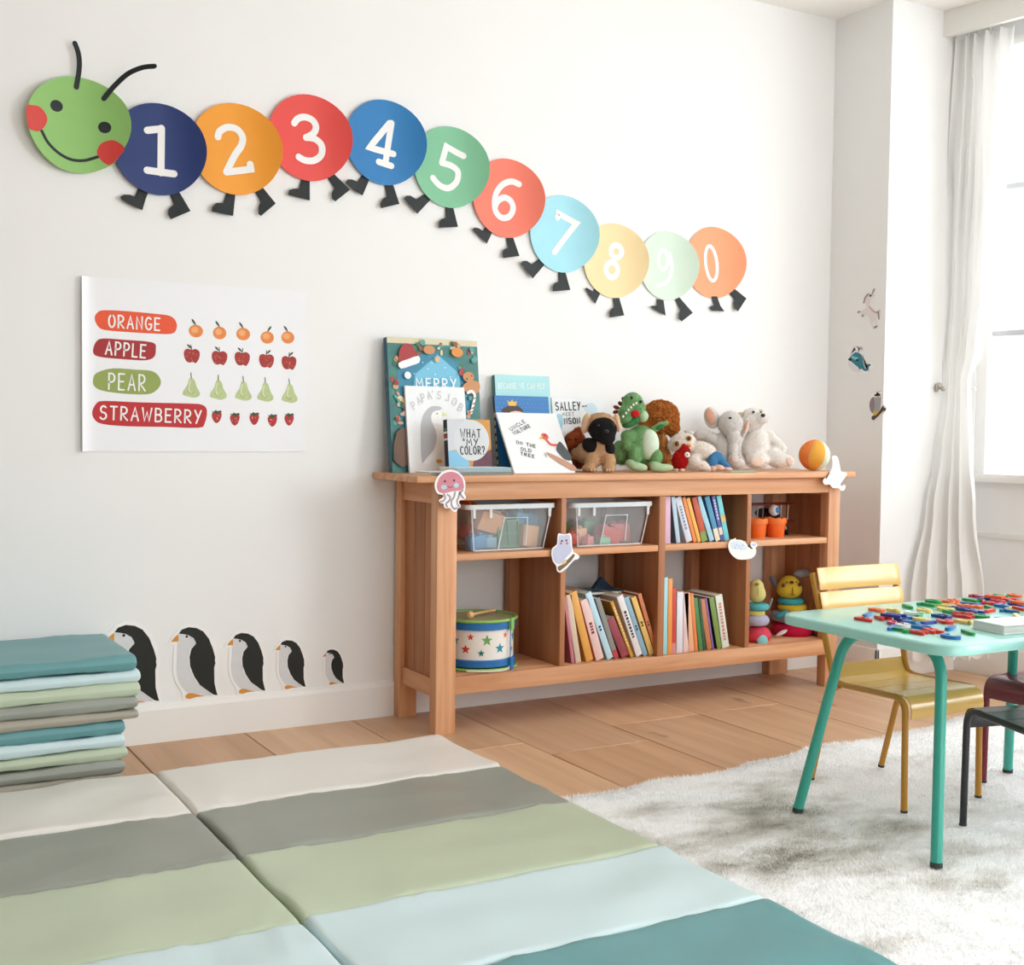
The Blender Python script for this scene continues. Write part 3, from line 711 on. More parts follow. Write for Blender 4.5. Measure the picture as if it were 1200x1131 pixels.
SEG = [  # numeral, centre, radius, colour, label, legs
 ('1', (1.0292, 1.9864, 0.1507), '263a74', 'navy blue disc with a white 1', [[(0.9663, 1.8557), (1.001, 1.8538), (0.9871, 1.8183), (0.9754, 1.7812), (0.9455, 1.7908), (0.9089, 1.8081), (0.9044, 1.8168), (0.9158, 1.8263), (0.9364, 1.8284), (0.957, 1.8222)], [(1.0667, 1.8522), (1.0951, 1.8622), (1.1343, 1.7937), (1.0676, 1.7594), (1.0595, 1.7761), (1.0619, 1.7928), (1.0761, 1.8084), (1.088, 1.8143)]]),
 ('2', (1.2896, 2.0185, 0.1547), 'f5a132', 'orange disc with a white 2', [[(1.2626, 1.8726), (1.2924, 1.8747), (1.2801, 1.7908), (1.2061, 1.7987), (1.2085, 1.8142), (1.2232, 1.8301), (1.2552, 1.8342)], [(1.3577, 1.8898), (1.3804, 1.9093), (1.4318, 1.8484), (1.3782, 1.8), (1.3695, 1.8056), (1.3705, 1.8301), (1.3816, 1.8532)]]),
 ('3', (1.554, 2.0902, 0.1505), 'e8504a', 'red disc with a white 3', [[(1.5295, 1.9449), (1.5601, 1.9473), (1.5565, 1.8712), (1.4766, 1.8829), (1.4815, 1.8998), (1.4963, 1.907), (1.5247, 1.91)], [(1.6255, 1.9625), (1.6474, 1.9793), (1.7082, 1.9249), (1.6516, 1.8769), (1.6402, 1.8853), (1.6401, 1.9068), (1.6554, 1.9299)]]),
 ('4', (1.8438, 2.1097, 0.1534), '2c7ebd', 'blue disc with a white 4', [[(1.7633, 1.9898), (1.7898, 1.9757), (1.757, 1.9092), (1.7228, 1.925), (1.6915, 1.9482), (1.6992, 1.961), (1.7174, 1.963), (1.7436, 1.9562)], [(1.8475, 1.965), (1.8798, 1.9684), (1.9027, 1.8936), (1.8279, 1.8701), (1.8262, 1.887), (1.8367, 1.9052), (1.8598, 1.9124)]]),
 ('5', (2.1109, 2.0514, 0.1511), '80c29a', 'green disc with a white 5', [[(2.0136, 1.9439), (2.0376, 1.9274), (1.9749, 1.8646), (1.9197, 1.9146), (1.93, 1.9259), (1.9482, 1.9287), (1.9639, 1.9223), (1.9781, 1.912)], [(2.0967, 1.9048), (2.1291, 1.9056), (2.1445, 1.8317), (2.0627, 1.8206), (2.0651, 1.8422), (2.0757, 1.8551), (2.1014, 1.8632)]]),
 ('6', (2.3588, 1.9614, 0.151), 'f37c66', 'coral disc with a white 6', [[(2.2811, 1.8548), (2.3038, 1.8373), (2.2709, 1.7798), (2.2076, 1.8277), (2.2174, 1.8368), (2.2368, 1.8362), (2.2592, 1.8226)], [(2.3601, 1.8153), (2.3898, 1.8168), (2.4132, 1.7442), (2.3408, 1.7301), (2.3388, 1.7496), (2.3471, 1.765), (2.3698, 1.7728)]]),
 ('7', (2.6143, 1.8472, 0.1517), 'a5e0ee', 'pale blue disc with a white 7', [[(2.514, 1.7445), (2.5409, 1.7277), (2.4739, 1.6616), (2.4185, 1.7152), (2.4292, 1.7263), (2.4482, 1.7287), (2.4786, 1.7136)], [(2.5985, 1.7003), (2.6312, 1.7012), (2.6495, 1.6284), (2.5661, 1.6173), (2.5685, 1.6374), (2.5795, 1.6524), (2.6047, 1.6598)]]),
 ('8', (2.8622, 1.7612, 0.1505), 'f5dca8', 'pale yellow disc with a white 8', [[(2.7812, 1.6539), (2.805, 1.6361), (2.7708, 1.5806), (2.7239, 1.6381), (2.7307, 1.6443), (2.7629, 1.63)], [(2.8615, 1.6163), (2.8913, 1.6172), (2.9113, 1.5422), (2.8382, 1.5294), (2.8407, 1.553), (2.8523, 1.5659), (2.873, 1.5729)]]),
 ('9', (3.1316, 1.7613, 0.1432), 'd5e8d6', 'very pale green disc with a white 9', [[(3.0824, 1.6208), (3.1169, 1.6176), (3.1224, 1.5529), (3.0836, 1.5673), (3.045, 1.5836), (3.0525, 1.5902), (3.0677, 1.5911), (3.0806, 1.5877)], [(3.1769, 1.6246), (3.1997, 1.6343), (3.2616, 1.5723), (3.2024, 1.5331), (3.1902, 1.542), (3.1923, 1.5651), (3.2087, 1.5827)]]),
 ('0', (3.3777, 1.7924, 0.1519), 'f9a274', 'light orange disc with a white 0', [[(3.3696, 1.6491), (3.4015, 1.6511), (3.4156, 1.6116), (3.4353, 1.588), (3.3673, 1.5875), (3.3551, 1.5995), (3.3641, 1.6064), (3.3857, 1.6077)], [(3.4549, 1.68), (3.4775, 1.7003), (3.5538, 1.6507), (3.5068, 1.592), (3.4872, 1.6029), (3.4865, 1.6286), (3.497, 1.6506)]]),
]
for k, (dg, (cx, cz, r), col, lab, legs) in enumerate(SEG):
    F = Frame((0, 0, 0), (1, 0, 0), (0, 0, 1), curl(cx, cz, r, base=.003+.0010*((9-k))))
    m = mat(col, .5, .4, noise=.05, nscale=9)
    mb = MB().patch(F, ell(cx, cz, r, r, 44), 0, 9)
    seg = mb.build('number_disc', m, cat, label=lab, sheet=.0008)
    strokes_on(F, 'numeral', NUM[dg], .0235 if dg not in '90' else .0165, WHITEP, seg)
    for lg in legs:
        FL2 = Frame((0, 0, 0), (1, 0, 0), (0, 0, 1), lambda x, z, cx=cx, cz=cz, r=r: .0035+max(0, (math.hypot(x-cx, z-cz)-r))*.16)
        l = MB().patch(FL2, lg, 0, 3).build('leg', INK, seg, sheet=.0008)
hp = [(0.7552, 2.183), (0.8054, 2.1796), (0.8521, 2.1626), (0.8906, 2.1332), (0.9165, 2.0973), (0.9285, 2.0506), (0.925, 2.0061), (0.9075, 1.9643), (0.8814, 1.9217), (0.8385, 1.8949), (0.7875, 1.8796), (0.7373, 1.8814), (0.6918, 1.8999), (0.6511, 1.9379), (0.623, 1.9897), (0.6171, 2.0271), (0.6194, 2.0697), (0.6358, 2.1101), (0.6644, 2.1439), (0.7095, 2.1719)]
hc = (0.7692, 2.0299)
HF = Frame((0, 0, 0), (1, 0, 0), (0, 0, 1), curl(hc[0], hc[1], .155, 1.1, .45, base=.016))
hd = MB().patch(HF, smooth(hp, 3), 0, 9).build('head', mat('93c572', .5, .4, noise=.05, nscale=9), cat, label='smiling green paper head', sheet=.0008)
RED = mat('d63f38', .5)
for ch in ([(0.6145, 2.0669), (0.6315, 2.0722), (0.6518, 2.072), (0.67, 2.0575), (0.6781, 2.0351), (0.6698, 2.0127), (0.6514, 1.9941), (0.6351, 1.9934), (0.621, 1.9979), (0.6143, 2.0267)], [(0.8696, 1.9926), (0.8902, 1.9886), (0.911, 1.9691), (0.8988, 1.9457), (0.8814, 1.9239), (0.8663, 1.9134), (0.8471, 1.9221), (0.8322, 1.9422), (0.8301, 1.9572), (0.843, 1.9806)]):
    MB().patch(HF, smooth(ch, 3), .0006, 4).build('cheek', RED, hd)
for e in [(0.7063, 2.0825), (0.8525, 2.032)]:
    MB().patch(HF, ell(e[0], e[1], .0195, .0185, 20), .0006, 2).build('eye', INK, hd)
strokes_on(HF, 'smile', [(1, [(0.6604, 1.9966), (0.6798, 1.9627), (0.7126, 1.9345), (0.7499, 1.9195), (0.7877, 1.9205), (0.8173, 1.9309), (0.8343, 1.9381)])], .0095, INK, hd, .0006)
for an in ([(0.7631, 2.2881), (0.7742, 2.2546), (0.7761, 2.2119), (0.7675, 2.1504)], [(0.8498, 2.1231), (0.8778, 2.162), (0.9167, 2.2027), (0.956, 2.2217), (0.9867, 2.2241)]):
    strokes_on(HF, 'antenna', [(1, an)], .0158, INK, hd, .0012)

# ---------------------------------------------------------------- fruit poster
po = thing('fruit_poster', 'white fruit poster reading ORANGE, APPLE, PEAR and STRAWBERRY on the wall', 'poster', (1.16, 0, 1.27), world=True)
PX0, PX1, PZ0, PZ1 = .782, 1.545, .985, 1.552
PF = Frame((0, 0, 0), (1, 0, 0), (0, 0, 1), lambda x, z: .0025+.014*max(0, (PX0+.034-x)/.034)**2+.003*max(0, (x-PX1+.1)/.1)**2)
V = []; Fc = []
for j in range(9):
    for i in range(25): V.append(PF.p(PX0+(PX1-PX0)*(i/24)**1.3, PZ0+(PZ1-PZ0)*j/8, 0))
for j in range(8):
    for i in range(24): a = j*25+i; Fc.append((a, a+1, a+26, a+25))
pp_ = MB().add(V, Fc).build('paper_sheet', mat('f2f3f6', .55), po, sheet=.0006)
BAN = [
 ('ORANGE', 'ea5327', [(0.8242, 1.4196), (0.8335, 1.4383), (0.8557, 1.4468), (0.9306, 1.4476), (1.0223, 1.4439), (1.0689, 1.4398), (1.0885, 1.4221), (1.0904, 1.3986), (1.0728, 1.3801), (1.0068, 1.3782), (0.9304, 1.3791), (0.8555, 1.3824), (0.8333, 1.3954)], [(0.8685, 1.3926), (1.033, 1.3896)], .040),
 ('APPLE', 'a81e22', [(0.8195, 1.3206), (0.8295, 1.3438), (0.8517, 1.3544), (0.9304, 1.353), (0.9913, 1.351), (1.0183, 1.3445), (1.0214, 1.3251), (1.0163, 1.3015), (0.9912, 1.2889), (0.9302, 1.2886), (0.8478, 1.2931), (0.822, 1.3017)], [(0.8582, 1.3039), (0.9855, 1.2965)], .042),
 ('PEAR', '94a552', [(0.818, 1.2159), (0.8292, 1.241), (0.8812, 1.258), (0.9491, 1.2564), (1.0066, 1.2537), (1.0317, 1.2357), (1.0375, 1.2124), (1.022, 1.1886), (0.9911, 1.1753), (0.9111, 1.1761), (0.8475, 1.1842), (0.8235, 1.197)], [(0.868, 1.1893), (0.9853, 1.1869)], .052),
 ('STRAWBERRY', 'c01a20', [(0.8158, 1.1148), (0.8288, 1.1417), (0.8548, 1.1507), (0.968, 1.1484), (1.1239, 1.1476), (1.1759, 1.1446), (1.194, 1.125), (1.186, 1.0809), (1.1639, 1.0655), (1.0452, 1.0675), (0.9298, 1.0682), (0.8472, 1.075), (0.8213, 1.0919)], [(0.8405, 1.091), (1.1719, 1.0808)], .043)]
for txt, col, out, bl, hh in BAN:
    b = MB().patch(PF, smooth(out, 3), .0004, 3).build('word_banner', mat(col, .55, noise=.08, nscale=14), po)
    lettering(MB(), PF, txt, bl[0], bl[1], hh, .0056, .0012, .30).build('lettering', WHITEP, b)
def fruit(kind, c, seed):
    r = random.Random(seed); mb = MB(); x, z = c
    LEAF = mat('3d4a2c', .6); px_ = .00268
    if kind == 'orange':
        mb.use(mat('f08a45', .6, noise=.25, nscale=60)); mb.poly(PF, [(x+a, z+b) for a, b in ell(0, 0, .0238+r.uniform(-.001, .001), .0215, 18)], .0005)
        mb.use(mat('f7ab6e', .6, noise=.2, nscale=80)); mb.poly(PF, ell(x-.004, z+.004, .013, .011, 14), .0007)
        s = r.choice((-1, 1)); mb.use(LEAF); mb.poly(PF, smooth([(x, z+.019), (x+s*.004, z+.032), (x+s*.014, z+.041), (x+s*.012, z+.031)], 3), .0009)
    elif kind == 'apple':
        mb.use(mat('a8302a', .6, noise=.4, nscale=90)); mb.poly(PF, smooth([(x, z+.018), (x+.014, z+.022), (x+.027, z+.012), (x+.025, z-.01), (x+.014, z-.026), (x+.004, z-.022), (x-.006, z-.025), (x-.018, z-.02), (x-.026, z-.002), (x-.024, z+.016), (x-.012, z+.022)], 3), .0005)
        mb.use(mat('d98a6e', .6))
        for k in range(7): mb.poly(PF, ell(x+r.uniform(-.018, .018), z+r.uniform(-.018, .012), .0022, .0014, 6, r.random()*3), .0007)
        mb.use(LEAF); mb.stroke(PF, [(x, z+.017), (x+r.uniform(-.004, .004), z+.034)], .003, .0009)
        s = r.choice((-1, 1)); mb.poly(PF, smooth([(x, z+.022), (x+s*.008, z+.034), (x+s*.016, z+.036), (x+s*.01, z+.027)], 3), .0009)
    elif kind == 'pear':
        mb.use(mat('bccb92', .6, noise=.2, nscale=50)); mb.poly(PF, smooth([(x, z+.034), (x+.011, z+.026), (x+.018, z+.004), (x+.029, z-.016), (x+.026, z-.028), (x+.008, z-.034), (x-.012, z-.03), (x-.029, z-.024), (x-.026, z-.01), (x-.014, z+.008), (x-.008, z+.028)], 3), .0005)
        mb.use(mat('dbe3bd', .6)); mb.stroke(PF, smooth([(x-.004, z+.022), (x-.008, z), (x-.002, z-.02), (x+.012, z-.018)], 4, False), .004, .0007)
        mb.use(mat('a8af6a', .6)); mb.stroke(PF, smooth([(x-.012, z-.012), (x, z-.022), (x+.012, z-.014)], 4, False), .003, .0009)
        mb.use(LEAF); mb.stroke(PF, [(x, z+.033), (x+r.uniform(-.003, .003), z+.050)], .003, .0009)
    else:
        mb.use(mat('b32a28', .6, noise=.25, nscale=80)); mb.poly(PF, smooth([(x, z+.014), (x+.014, z+.014), (x+.017, z+.004), (x+.011, z-.014), (x, z-.023), (x-.01, z-.016), (x-.017, z), (x-.014, z+.013)], 3), .0005)
        mb.use(mat('e9b29a', .6))
        for k in range(5): mb.poly(PF, ell(x+r.uniform(-.01, .01), z+r.uniform(-.012, .006), .0013, .0018, 6), .0007)
        mb.use(LEAF); mb.poly(PF, [(x-.018, z+.018), (x-.008, z+.017), (x-.004, z+.023), (x+.002, z+.018), (x+.014, z+.021), (x+.018, z+.015), (x+.006, z+.011), (x, z+.006), (x-.007, z+.011)], .0009)
    mb.build('printed_'+kind, None, po)
FR = {'orange': [(1.1558, 1.3933), (1.2377, 1.3908), (1.3202, 1.3911), (1.4065, 1.3833), (1.4812, 1.3867)], 'apple': [(1.1413, 1.3109), (1.2367, 1.3073), (1.3165, 1.3074), (1.4033, 1.3033), (1.4851, 1.2995)],
      'pear': [(1.1402, 1.2015), (1.2331, 1.1966), (1.3213, 1.1951), (1.3997, 1.1934), (1.4883, 1.1906)], 'strawberry': [(1.2277, 1.1051), (1.2913, 1.0975), (1.3604, 1.1003), (1.426, 1.0949), (1.4871, 1.0994)]}
for kd in FR:
    for i, c in enumerate(FR[kd]): fruit(kd, c, i*7+len(kd))

# ---------------------------------------------------------------- penguin stickers above the baseboard
BLK = mat('14160f', .65); GREYW = mat('d8d9db', .6, noise=.06, nscale=40); BEAK = mat('d9902c', .55)
C0 = (1.0716, 0.0, 0.1453)
PGN = dict(coat=[(1.0976, 0.3638), (1.1073, 0.3768), (1.1306, 0.3837), (1.158, 0.379), (1.1816, 0.3655), (1.2014, 0.3384), (1.2154, 0.3017), (1.223, 0.2733), (1.2222, 0.2615), (1.2238, 0.2514), (1.2198, 0.2379), (1.2207, 0.1822), (1.2263, 0.1578), (1.2315, 0.1393), (1.2175, 0.1427), (1.1976, 0.1585), (1.1699, 0.181), (1.1502, 0.2124), (1.1365, 0.249), (1.1345, 0.2806), (1.1404, 0.3077), (1.156, 0.3241), (1.156, 0.3292), (1.1482, 0.3444), (1.1306, 0.3563), (1.1111, 0.3616)],
           belly=[(1.0964, 0.3619), (1.0925, 0.331), (1.091, 0.2842), (1.0894, 0.2414), (1.0975, 0.2015), (1.1189, 0.1661), (1.1423, 0.1521), (1.1817, 0.1442), (1.2135, 0.1411), (1.1936, 0.1609), (1.1659, 0.1833), (1.1463, 0.2128), (1.1345, 0.2492), (1.1314, 0.2809), (1.1376, 0.3079), (1.156, 0.3261), (1.1462, 0.3445), (1.1267, 0.3577)],
           beak=[(1.0717, 0.3373), (1.0821, 0.3513), (1.0964, 0.3627), (1.0964, 0.3377)], eye=[(1.1247, 0.352)],
           foot=[(1.1208, 0.1424), (1.1236, 0.1519), (1.1326, 0.1558), (1.1463, 0.1544), (1.1699, 0.1454), (1.1916, 0.1405), (1.1581, 0.1406), (1.1345, 0.1359)])
allp = PGN['coat']+PGN['belly']+PGN['beak']+PGN['foot']
pbx0 = min(p[0] for p in allp); pbx1 = max(p[0] for p in allp); pbz = min(p[1] for p in allp)
PEN = [(0.8566, 1.031, 'largest penguin sticker, half hidden by the folded mats'),
       (1.0716, 1.2316, 'second largest penguin sticker, beside the folded mats'),
       (1.2646, 1.4031, 'mid-sized penguin sticker, in the middle of the row of five'),
       (1.4393, 1.5533, 'second smallest penguin sticker, between the middle one and the chick'),
       (1.6172, 1.7011, 'smallest penguin sticker, nearest the bookcase')]
for x0, x1, lab in PEN:
    k = (x1-x0)/(pbx1-pbx0); z0 = .136
    t = thing('penguin_sticker', lab, 'wall sticker', ((x0+x1)/2, 0, z0), 0, 'row of penguin stickers', world=True)
    T = lambda pts: [(x0+(a-pbx0)*k, z0+(b-pbz)*k) for a, b in pts]
    body = T(PGN['coat'][:17])+T(PGN['belly'][8:3:-1])[1:]+T(PGN['belly'][4:0:-1])
    hull = T(PGN['coat'][:14])+T([PGN['foot'][5], PGN['foot'][7], PGN['foot'][0]])+T(PGN['belly'][5:0:-1])+T(PGN['beak'][:2])
    MB().prism(WALL, grow(hull, .010*k+.002), .0005, .0022).build('white_backing', WHITEP, t, soft=False)
    MB().poly(WALL, smooth(T(PGN['belly']), 3), .0026).build('belly', GREYW, t)
    MB().poly(WALL, T(PGN['coat']), .0030).build('black_coat', BLK, t)
    MB().poly(WALL, T(PGN['beak']), .0032).build('beak', BEAK, t)
    MB().poly(WALL, ell(*T(PGN['eye'])[0], .0046*k, .0046*k, 10), .0033).build('eye', BLK, t)
    MB().poly(WALL, smooth(T(PGN['foot']), 2), .0032).build('foot', BEAK, t)

# ---------------------------------------------------------------- stickers on the pier
t = thing('unicorn_sticker', 'faint white unicorn sticker on the wall pier, highest of three', 'wall sticker', (4.055, -.2, 1.6), world=True)
UN = [(0.2617, 1.7035), (0.273, 1.6997), (0.2662, 1.6809), (0.2775, 1.6771), (0.274, 1.6707), (0.2576, 1.6699), (0.2507, 1.6515), (0.2469, 1.6295), (0.2572, 1.6147), (0.2838, 1.5987), (0.3091, 1.6162), (0.3132, 1.6049), (0.3101, 1.5857), (0.3055, 1.5694), (0.2989, 1.5893), (0.2907, 1.5705), (0.2969, 1.5395), (0.2874, 1.5345), (0.2775, 1.5658), (0.2668, 1.5498), (0.2785, 1.5351), (0.2674, 1.5319), (0.2556, 1.5506), (0.2432, 1.585), (0.2127, 1.5928), (0.2182, 1.5868), (0.2053, 1.5849), (0.1972, 1.5996), (0.1818, 1.6035), (0.1777, 1.6112), (0.2044, 1.6131), (0.2305, 1.6251), (0.2185, 1.6457), (0.2157, 1.66), (0.2288, 1.6785), (0.245, 1.6883), (0.2586, 1.6843)]
MB().prism(PIER, grow(UN, .004), .0005, .0016).build('white_backing', WHITEP, t, soft=False)
MB().poly(PIER, UN, .002).build('unicorn_body', mat('e6dedc', .6), t)
mb = MB(); LG = mat('8d8686', .6); mb.use(LG)
for q in ([(0.2624, 1.6829), (0.273, 1.6997)], [(0.2132, 1.6462), (0.2215, 1.6679), (0.2377, 1.6817)], [(0.2918, 1.537), (0.2785, 1.5334)], [(0.2987, 1.5976), (0.304, 1.5695)], [(0.206, 1.5877), (0.212, 1.5906)], [(0.1809, 1.6064), (0.1885, 1.6092)]): mb.stroke(PIER, smooth(q, 4, False), .008, .0024)
mb.build('grey_mane_and_hooves', None, t)
mb = MB(); mb.stroke(PIER, smooth([(0.247, 1.6267), (0.261, 1.6127), (0.2838, 1.5987), (0.3022, 1.6018)], 4, False), .007, .0024).build('pink_tail', mat('c9a5a8', .6), t)
mb = MB(); mb.poly(PIER, ell(*(0.2515, 1.6738), .007, .005, 10), .0024).build('eye', INK, t)

t = thing('whale_sticker', 'teal whale sticker with a spout on the wall pier, middle of three', 'wall sticker', (4.055, -.2, 1.3), world=True)
WB = [(0.1304, 1.3979), (0.1415, 1.4157), (0.1682, 1.4304), (0.1953, 1.4246), (0.2112, 1.407), (0.2197, 1.3784), (0.2279, 1.3601), (0.241, 1.3551), (0.2436, 1.3662), (0.2326, 1.3779), (0.2463, 1.3746), (0.2553, 1.377), (0.2631, 1.3683), (0.2527, 1.3648), (0.2487, 1.3492), (0.2284, 1.3454), (0.209, 1.3562), (0.1954, 1.3522), (0.1905, 1.3614), (0.17, 1.3746), (0.1463, 1.3898)]
WU = [(0.1291, 1.3905), (0.1543, 1.3809), (0.1819, 1.364), (0.1939, 1.3511), (0.213, 1.3504), (0.2019, 1.3406), (0.1711, 1.3433), (0.1436, 1.3528), (0.1297, 1.3704)]
MB().prism(PIER, grow(smooth([(0.1241, 1.3981), (0.1391, 1.4186), (0.1681, 1.4344), (0.1796, 1.4367), (0.1674, 1.4543), (0.1864, 1.4618), (0.2152, 1.4462), (0.1988, 1.4358), (0.203, 1.4243), (0.219, 1.401), (0.2331, 1.3638), (0.2295, 1.3825), (0.2651, 1.3755), (0.2564, 1.3433), (0.2173, 1.3379), (0.1712, 1.3393), (0.132, 1.3503)], 3), .004), .0005, .0016).build('white_backing', WHITEP, t, soft=False)
MB().poly(PIER, smooth(WU, 3), .002).build('pale_belly', mat('e3dfe2', .6), t)
MB().poly(PIER, smooth(WB, 3), .0022).build('whale_body', mat('24798c', .6), t)
mb = MB(); mb.stroke(PIER, smooth([(0.1518, 1.4107), (0.1691, 1.4042), (0.183, 1.4025)], 3, False), .012, .0026).build('patch', mat('7fc0cc', .6), t)
mb = MB().use(INK); mb.poly(PIER, ell(*(0.1397, 1.4009), .012, .006, 10), .0028); mb.poly(PIER, ell(*(0.1832, 1.3957), .009, .006, 10), .0028); mb.build('eye', None, t)
mb = MB()
for q in ([(0.1897, 1.4334), (0.1907, 1.4475), (0.179, 1.4548)], [(0.1908, 1.4446), (0.2021, 1.4497), (0.21, 1.4437)]): mb.stroke(PIER, smooth(q, 4, False), .009, .0026)
mb.build('water_spout', mat('b9aeb8', .6), t)

t = thing('owl_sticker', 'grey owl sticker on a brown branch on the wall pier, lowest of three', 'wall sticker', (4.055, -.25, 1.1), world=True)
OB = [(0.2878, 1.2557), (0.2968, 1.2516), (0.3101, 1.2525), (0.3233, 1.2578), (0.3268, 1.2411), (0.3279, 1.2077), (0.3236, 1.18), (0.3094, 1.1633), (0.2835, 1.1579), (0.2666, 1.172), (0.2597, 1.1973), (0.2679, 1.2225), (0.2848, 1.2334)]
MB().prism(PIER, grow(smooth([(0.2862, 1.2586), (0.3063, 1.2554), (0.3232, 1.2589), (0.3286, 1.2299), (0.3297, 1.1966), (0.3431, 1.192), (0.3551, 1.1825), (0.3533, 1.1714), (0.3211, 1.1466), (0.2882, 1.1287), (0.2753, 1.1354), (0.2744, 1.1635), (0.2603, 1.1804), (0.2592, 1.2142), (0.2736, 1.2336), (0.2846, 1.239)], 2), .004), .0005, .0016).build('white_backing', WHITEP, t, soft=False)
MB().poly(PIER, smooth(OB, 2), .002).build('owl_body', mat('a9a6aa', .6), t)
MB().poly(PIER, smooth([(0.268, 1.2197), (0.2811, 1.2307), (0.2892, 1.2138), (0.2916, 1.1858), (0.2796, 1.1635), (0.2665, 1.1748), (0.2612, 1.1973)], 2), .0023).build('wing', mat('8f7f86', .6), t)
MB().poly(PIER, [(0.275, 1.1439), (0.2911, 1.155), (0.3167, 1.1661), (0.3358, 1.1899), (0.3431, 1.192), (0.3456, 1.1826), (0.3551, 1.1825), (0.3555, 1.1714), (0.3424, 1.1698), (0.3137, 1.1466), (0.2882, 1.1287), (0.2769, 1.1326)], .0025).build('branch', mat('54402f', .6), t)
mb = MB().use(WHITEP)
for e in [(0.2957, 1.2416), (0.3179, 1.2412)]: mb.poly(PIER, ell(e[0], e[1], .020, .013, 12), .0026)
mb.build('eye_rings', None, t)
mb = MB().use(INK)
for e in [(0.2973, 1.2382), (0.3165, 1.239)]: mb.poly(PIER, ell(e[0], e[1], .008, .005, 10), .003)
mb.build('eyes', None, t)
MB().poly(PIER, [(0.3018, 1.2359), (0.3122, 1.2358), (0.3081, 1.2258)], .003).build('beak', mat('d8a13c', .6), t)
MB().poly(PIER, smooth([(0.2835, 1.1607), (0.2981, 1.1679), (0.3166, 1.1689), (0.3096, 1.1578), (0.2913, 1.1478)], 2), .003).build('feet', mat('d4b83f', .6), t)

# ---------------------------------------------------------------- paper animals taped to the bookcase
SF = Frame((0, -.390, 0), (1, 0, 0), (0, 0, 1)); SF2 = Frame((0, -.3635, 0), (1, 0, 0), (0, 0, 1))
t = thing('jellyfish_cutout', 'pink smiling jellyfish paper cutout on the bookcase\'s left front corner', 'paper cutout', (1.94, -.39, .85), world=True)
JC = [(1.9313, 0.9312), (1.9539, 0.9265), (1.9746, 0.9126), (1.9862, 0.8941), (1.9895, 0.8739), (1.9876, 0.8592), (1.9847, 0.8482), (1.9931, 0.8352), (1.9818, 0.8262), (1.9684, 0.8255), (1.9654, 0.8155), (1.9727, 0.8061), (1.9677, 0.7989), (1.9594, 0.7972), (1.9575, 0.7881), (1.9483, 0.7847), (1.9359, 0.7923), (1.9286, 0.7998), (1.9164, 0.7973), (1.9072, 0.8039), (1.9061, 0.8149), (1.8959, 0.816), (1.8873, 0.8234), (1.8897, 0.8288), (1.9018, 0.835), (1.9037, 0.8441), (1.8834, 0.8489), (1.8732, 0.8645), (1.871, 0.8827), (1.8768, 0.9008), (1.8928, 0.9188), (1.911, 0.9286)]
MB().prism(SF, smooth(JC, 2), .0005, .002).build('white_backing', WHITEP, t, soft=False)
MB().poly(SF, smooth([(1.8791, 0.8808), (1.8859, 0.9007), (1.903, 0.9178), (1.9314, 0.9248), (1.9581, 0.9182), (1.9758, 0.9016), (1.9833, 0.8794), (1.9824, 0.8648), (1.9629, 0.8577), (1.9383, 0.8563), (1.9118, 0.8508), (1.8884, 0.8534), (1.8802, 0.8662)], 2), .0024).build('bell', mat('d08492', .6, noise=.12, nscale=40), t)
mb = MB().use(INK)
for e in [(1.9093, 0.8917), (1.9444, 0.8942)]: mb.poly(SF, ell(e[0], e[1], .004, .004, 10), .003)
mb.stroke(SF, smooth([(1.9207, 0.8733), (1.9299, 0.8701), (1.9391, 0.8731)], 3, False), .002, .003); mb.build('face', None, t)
mb = MB().use(mat('b5d3de', .6))
for e, rx in zip([(1.9055, 0.8713), (1.9534, 0.8771)], (.0115, .0095)): mb.poly(SF, ell(e[0], e[1], rx, .0085, 14), .0028)
mb.build('blue_cheeks', None, t)
mb = MB().use(mat('a99aa6', .6))
for q in [[(1.9057, 0.8477), (1.9109, 0.8348), (1.9039, 0.824), (1.8942, 0.8224)], [(1.92, 0.8456), (1.9303, 0.8363), (1.9263, 0.8236), (1.9146, 0.8147), (1.9184, 0.8036)], [(1.9486, 0.8524), (1.9446, 0.836), (1.9355, 0.8234), (1.9367, 0.8069), (1.9471, 0.7957), (1.9553, 0.7983)], [(1.9671, 0.8521), (1.9631, 0.8375), (1.9571, 0.823), (1.9614, 0.8082), (1.9655, 0.8041)], [(1.9794, 0.8593), (1.9695, 0.8521), (1.9723, 0.8429), (1.9817, 0.8326)]]: mb.stroke(SF, smooth(q, 5, False), .007, .0026)
mb.build('tentacles', None, t)

t = thing('owl_cutout', 'pale lilac owl paper cutout on the divider between the two clear boxes', 'paper cutout', (2.41, -.3635, .6), world=True)
MB().prism(SF2, smooth([(2.3897, 0.6943), (2.4088, 0.6901), (2.4311, 0.6916), (2.4384, 0.6936), (2.4471, 0.6795), (2.4489, 0.6504), (2.4537, 0.6279), (2.4626, 0.6197), (2.4746, 0.6136), (2.4833, 0.6043), (2.4749, 0.5939), (2.4617, 0.594), (2.4461, 0.5813), (2.4253, 0.5622), (2.4071, 0.5519), (2.3967, 0.5493), (2.3849, 0.5574), (2.382, 0.5753), (2.3675, 0.5915), (2.3606, 0.6183), (2.3641, 0.6403), (2.3834, 0.6529), (2.3856, 0.6749)], 2), .0005, .002).build('white_backing', WHITEP, t, soft=False)
MB().poly(SF2, smooth([(2.3932, 0.688), (2.4102, 0.6856), (2.4325, 0.6876), (2.4413, 0.6752), (2.4428, 0.6507), (2.4474, 0.6259), (2.4246, 0.6045), (2.4066, 0.5853), (2.3858, 0.5822), (2.37, 0.598), (2.3657, 0.6203), (2.3693, 0.6379), (2.386, 0.6501), (2.3901, 0.6726)], 2), .0024).build('owl_body', mat('c4c8e0', .6, noise=.06, nscale=60), t)
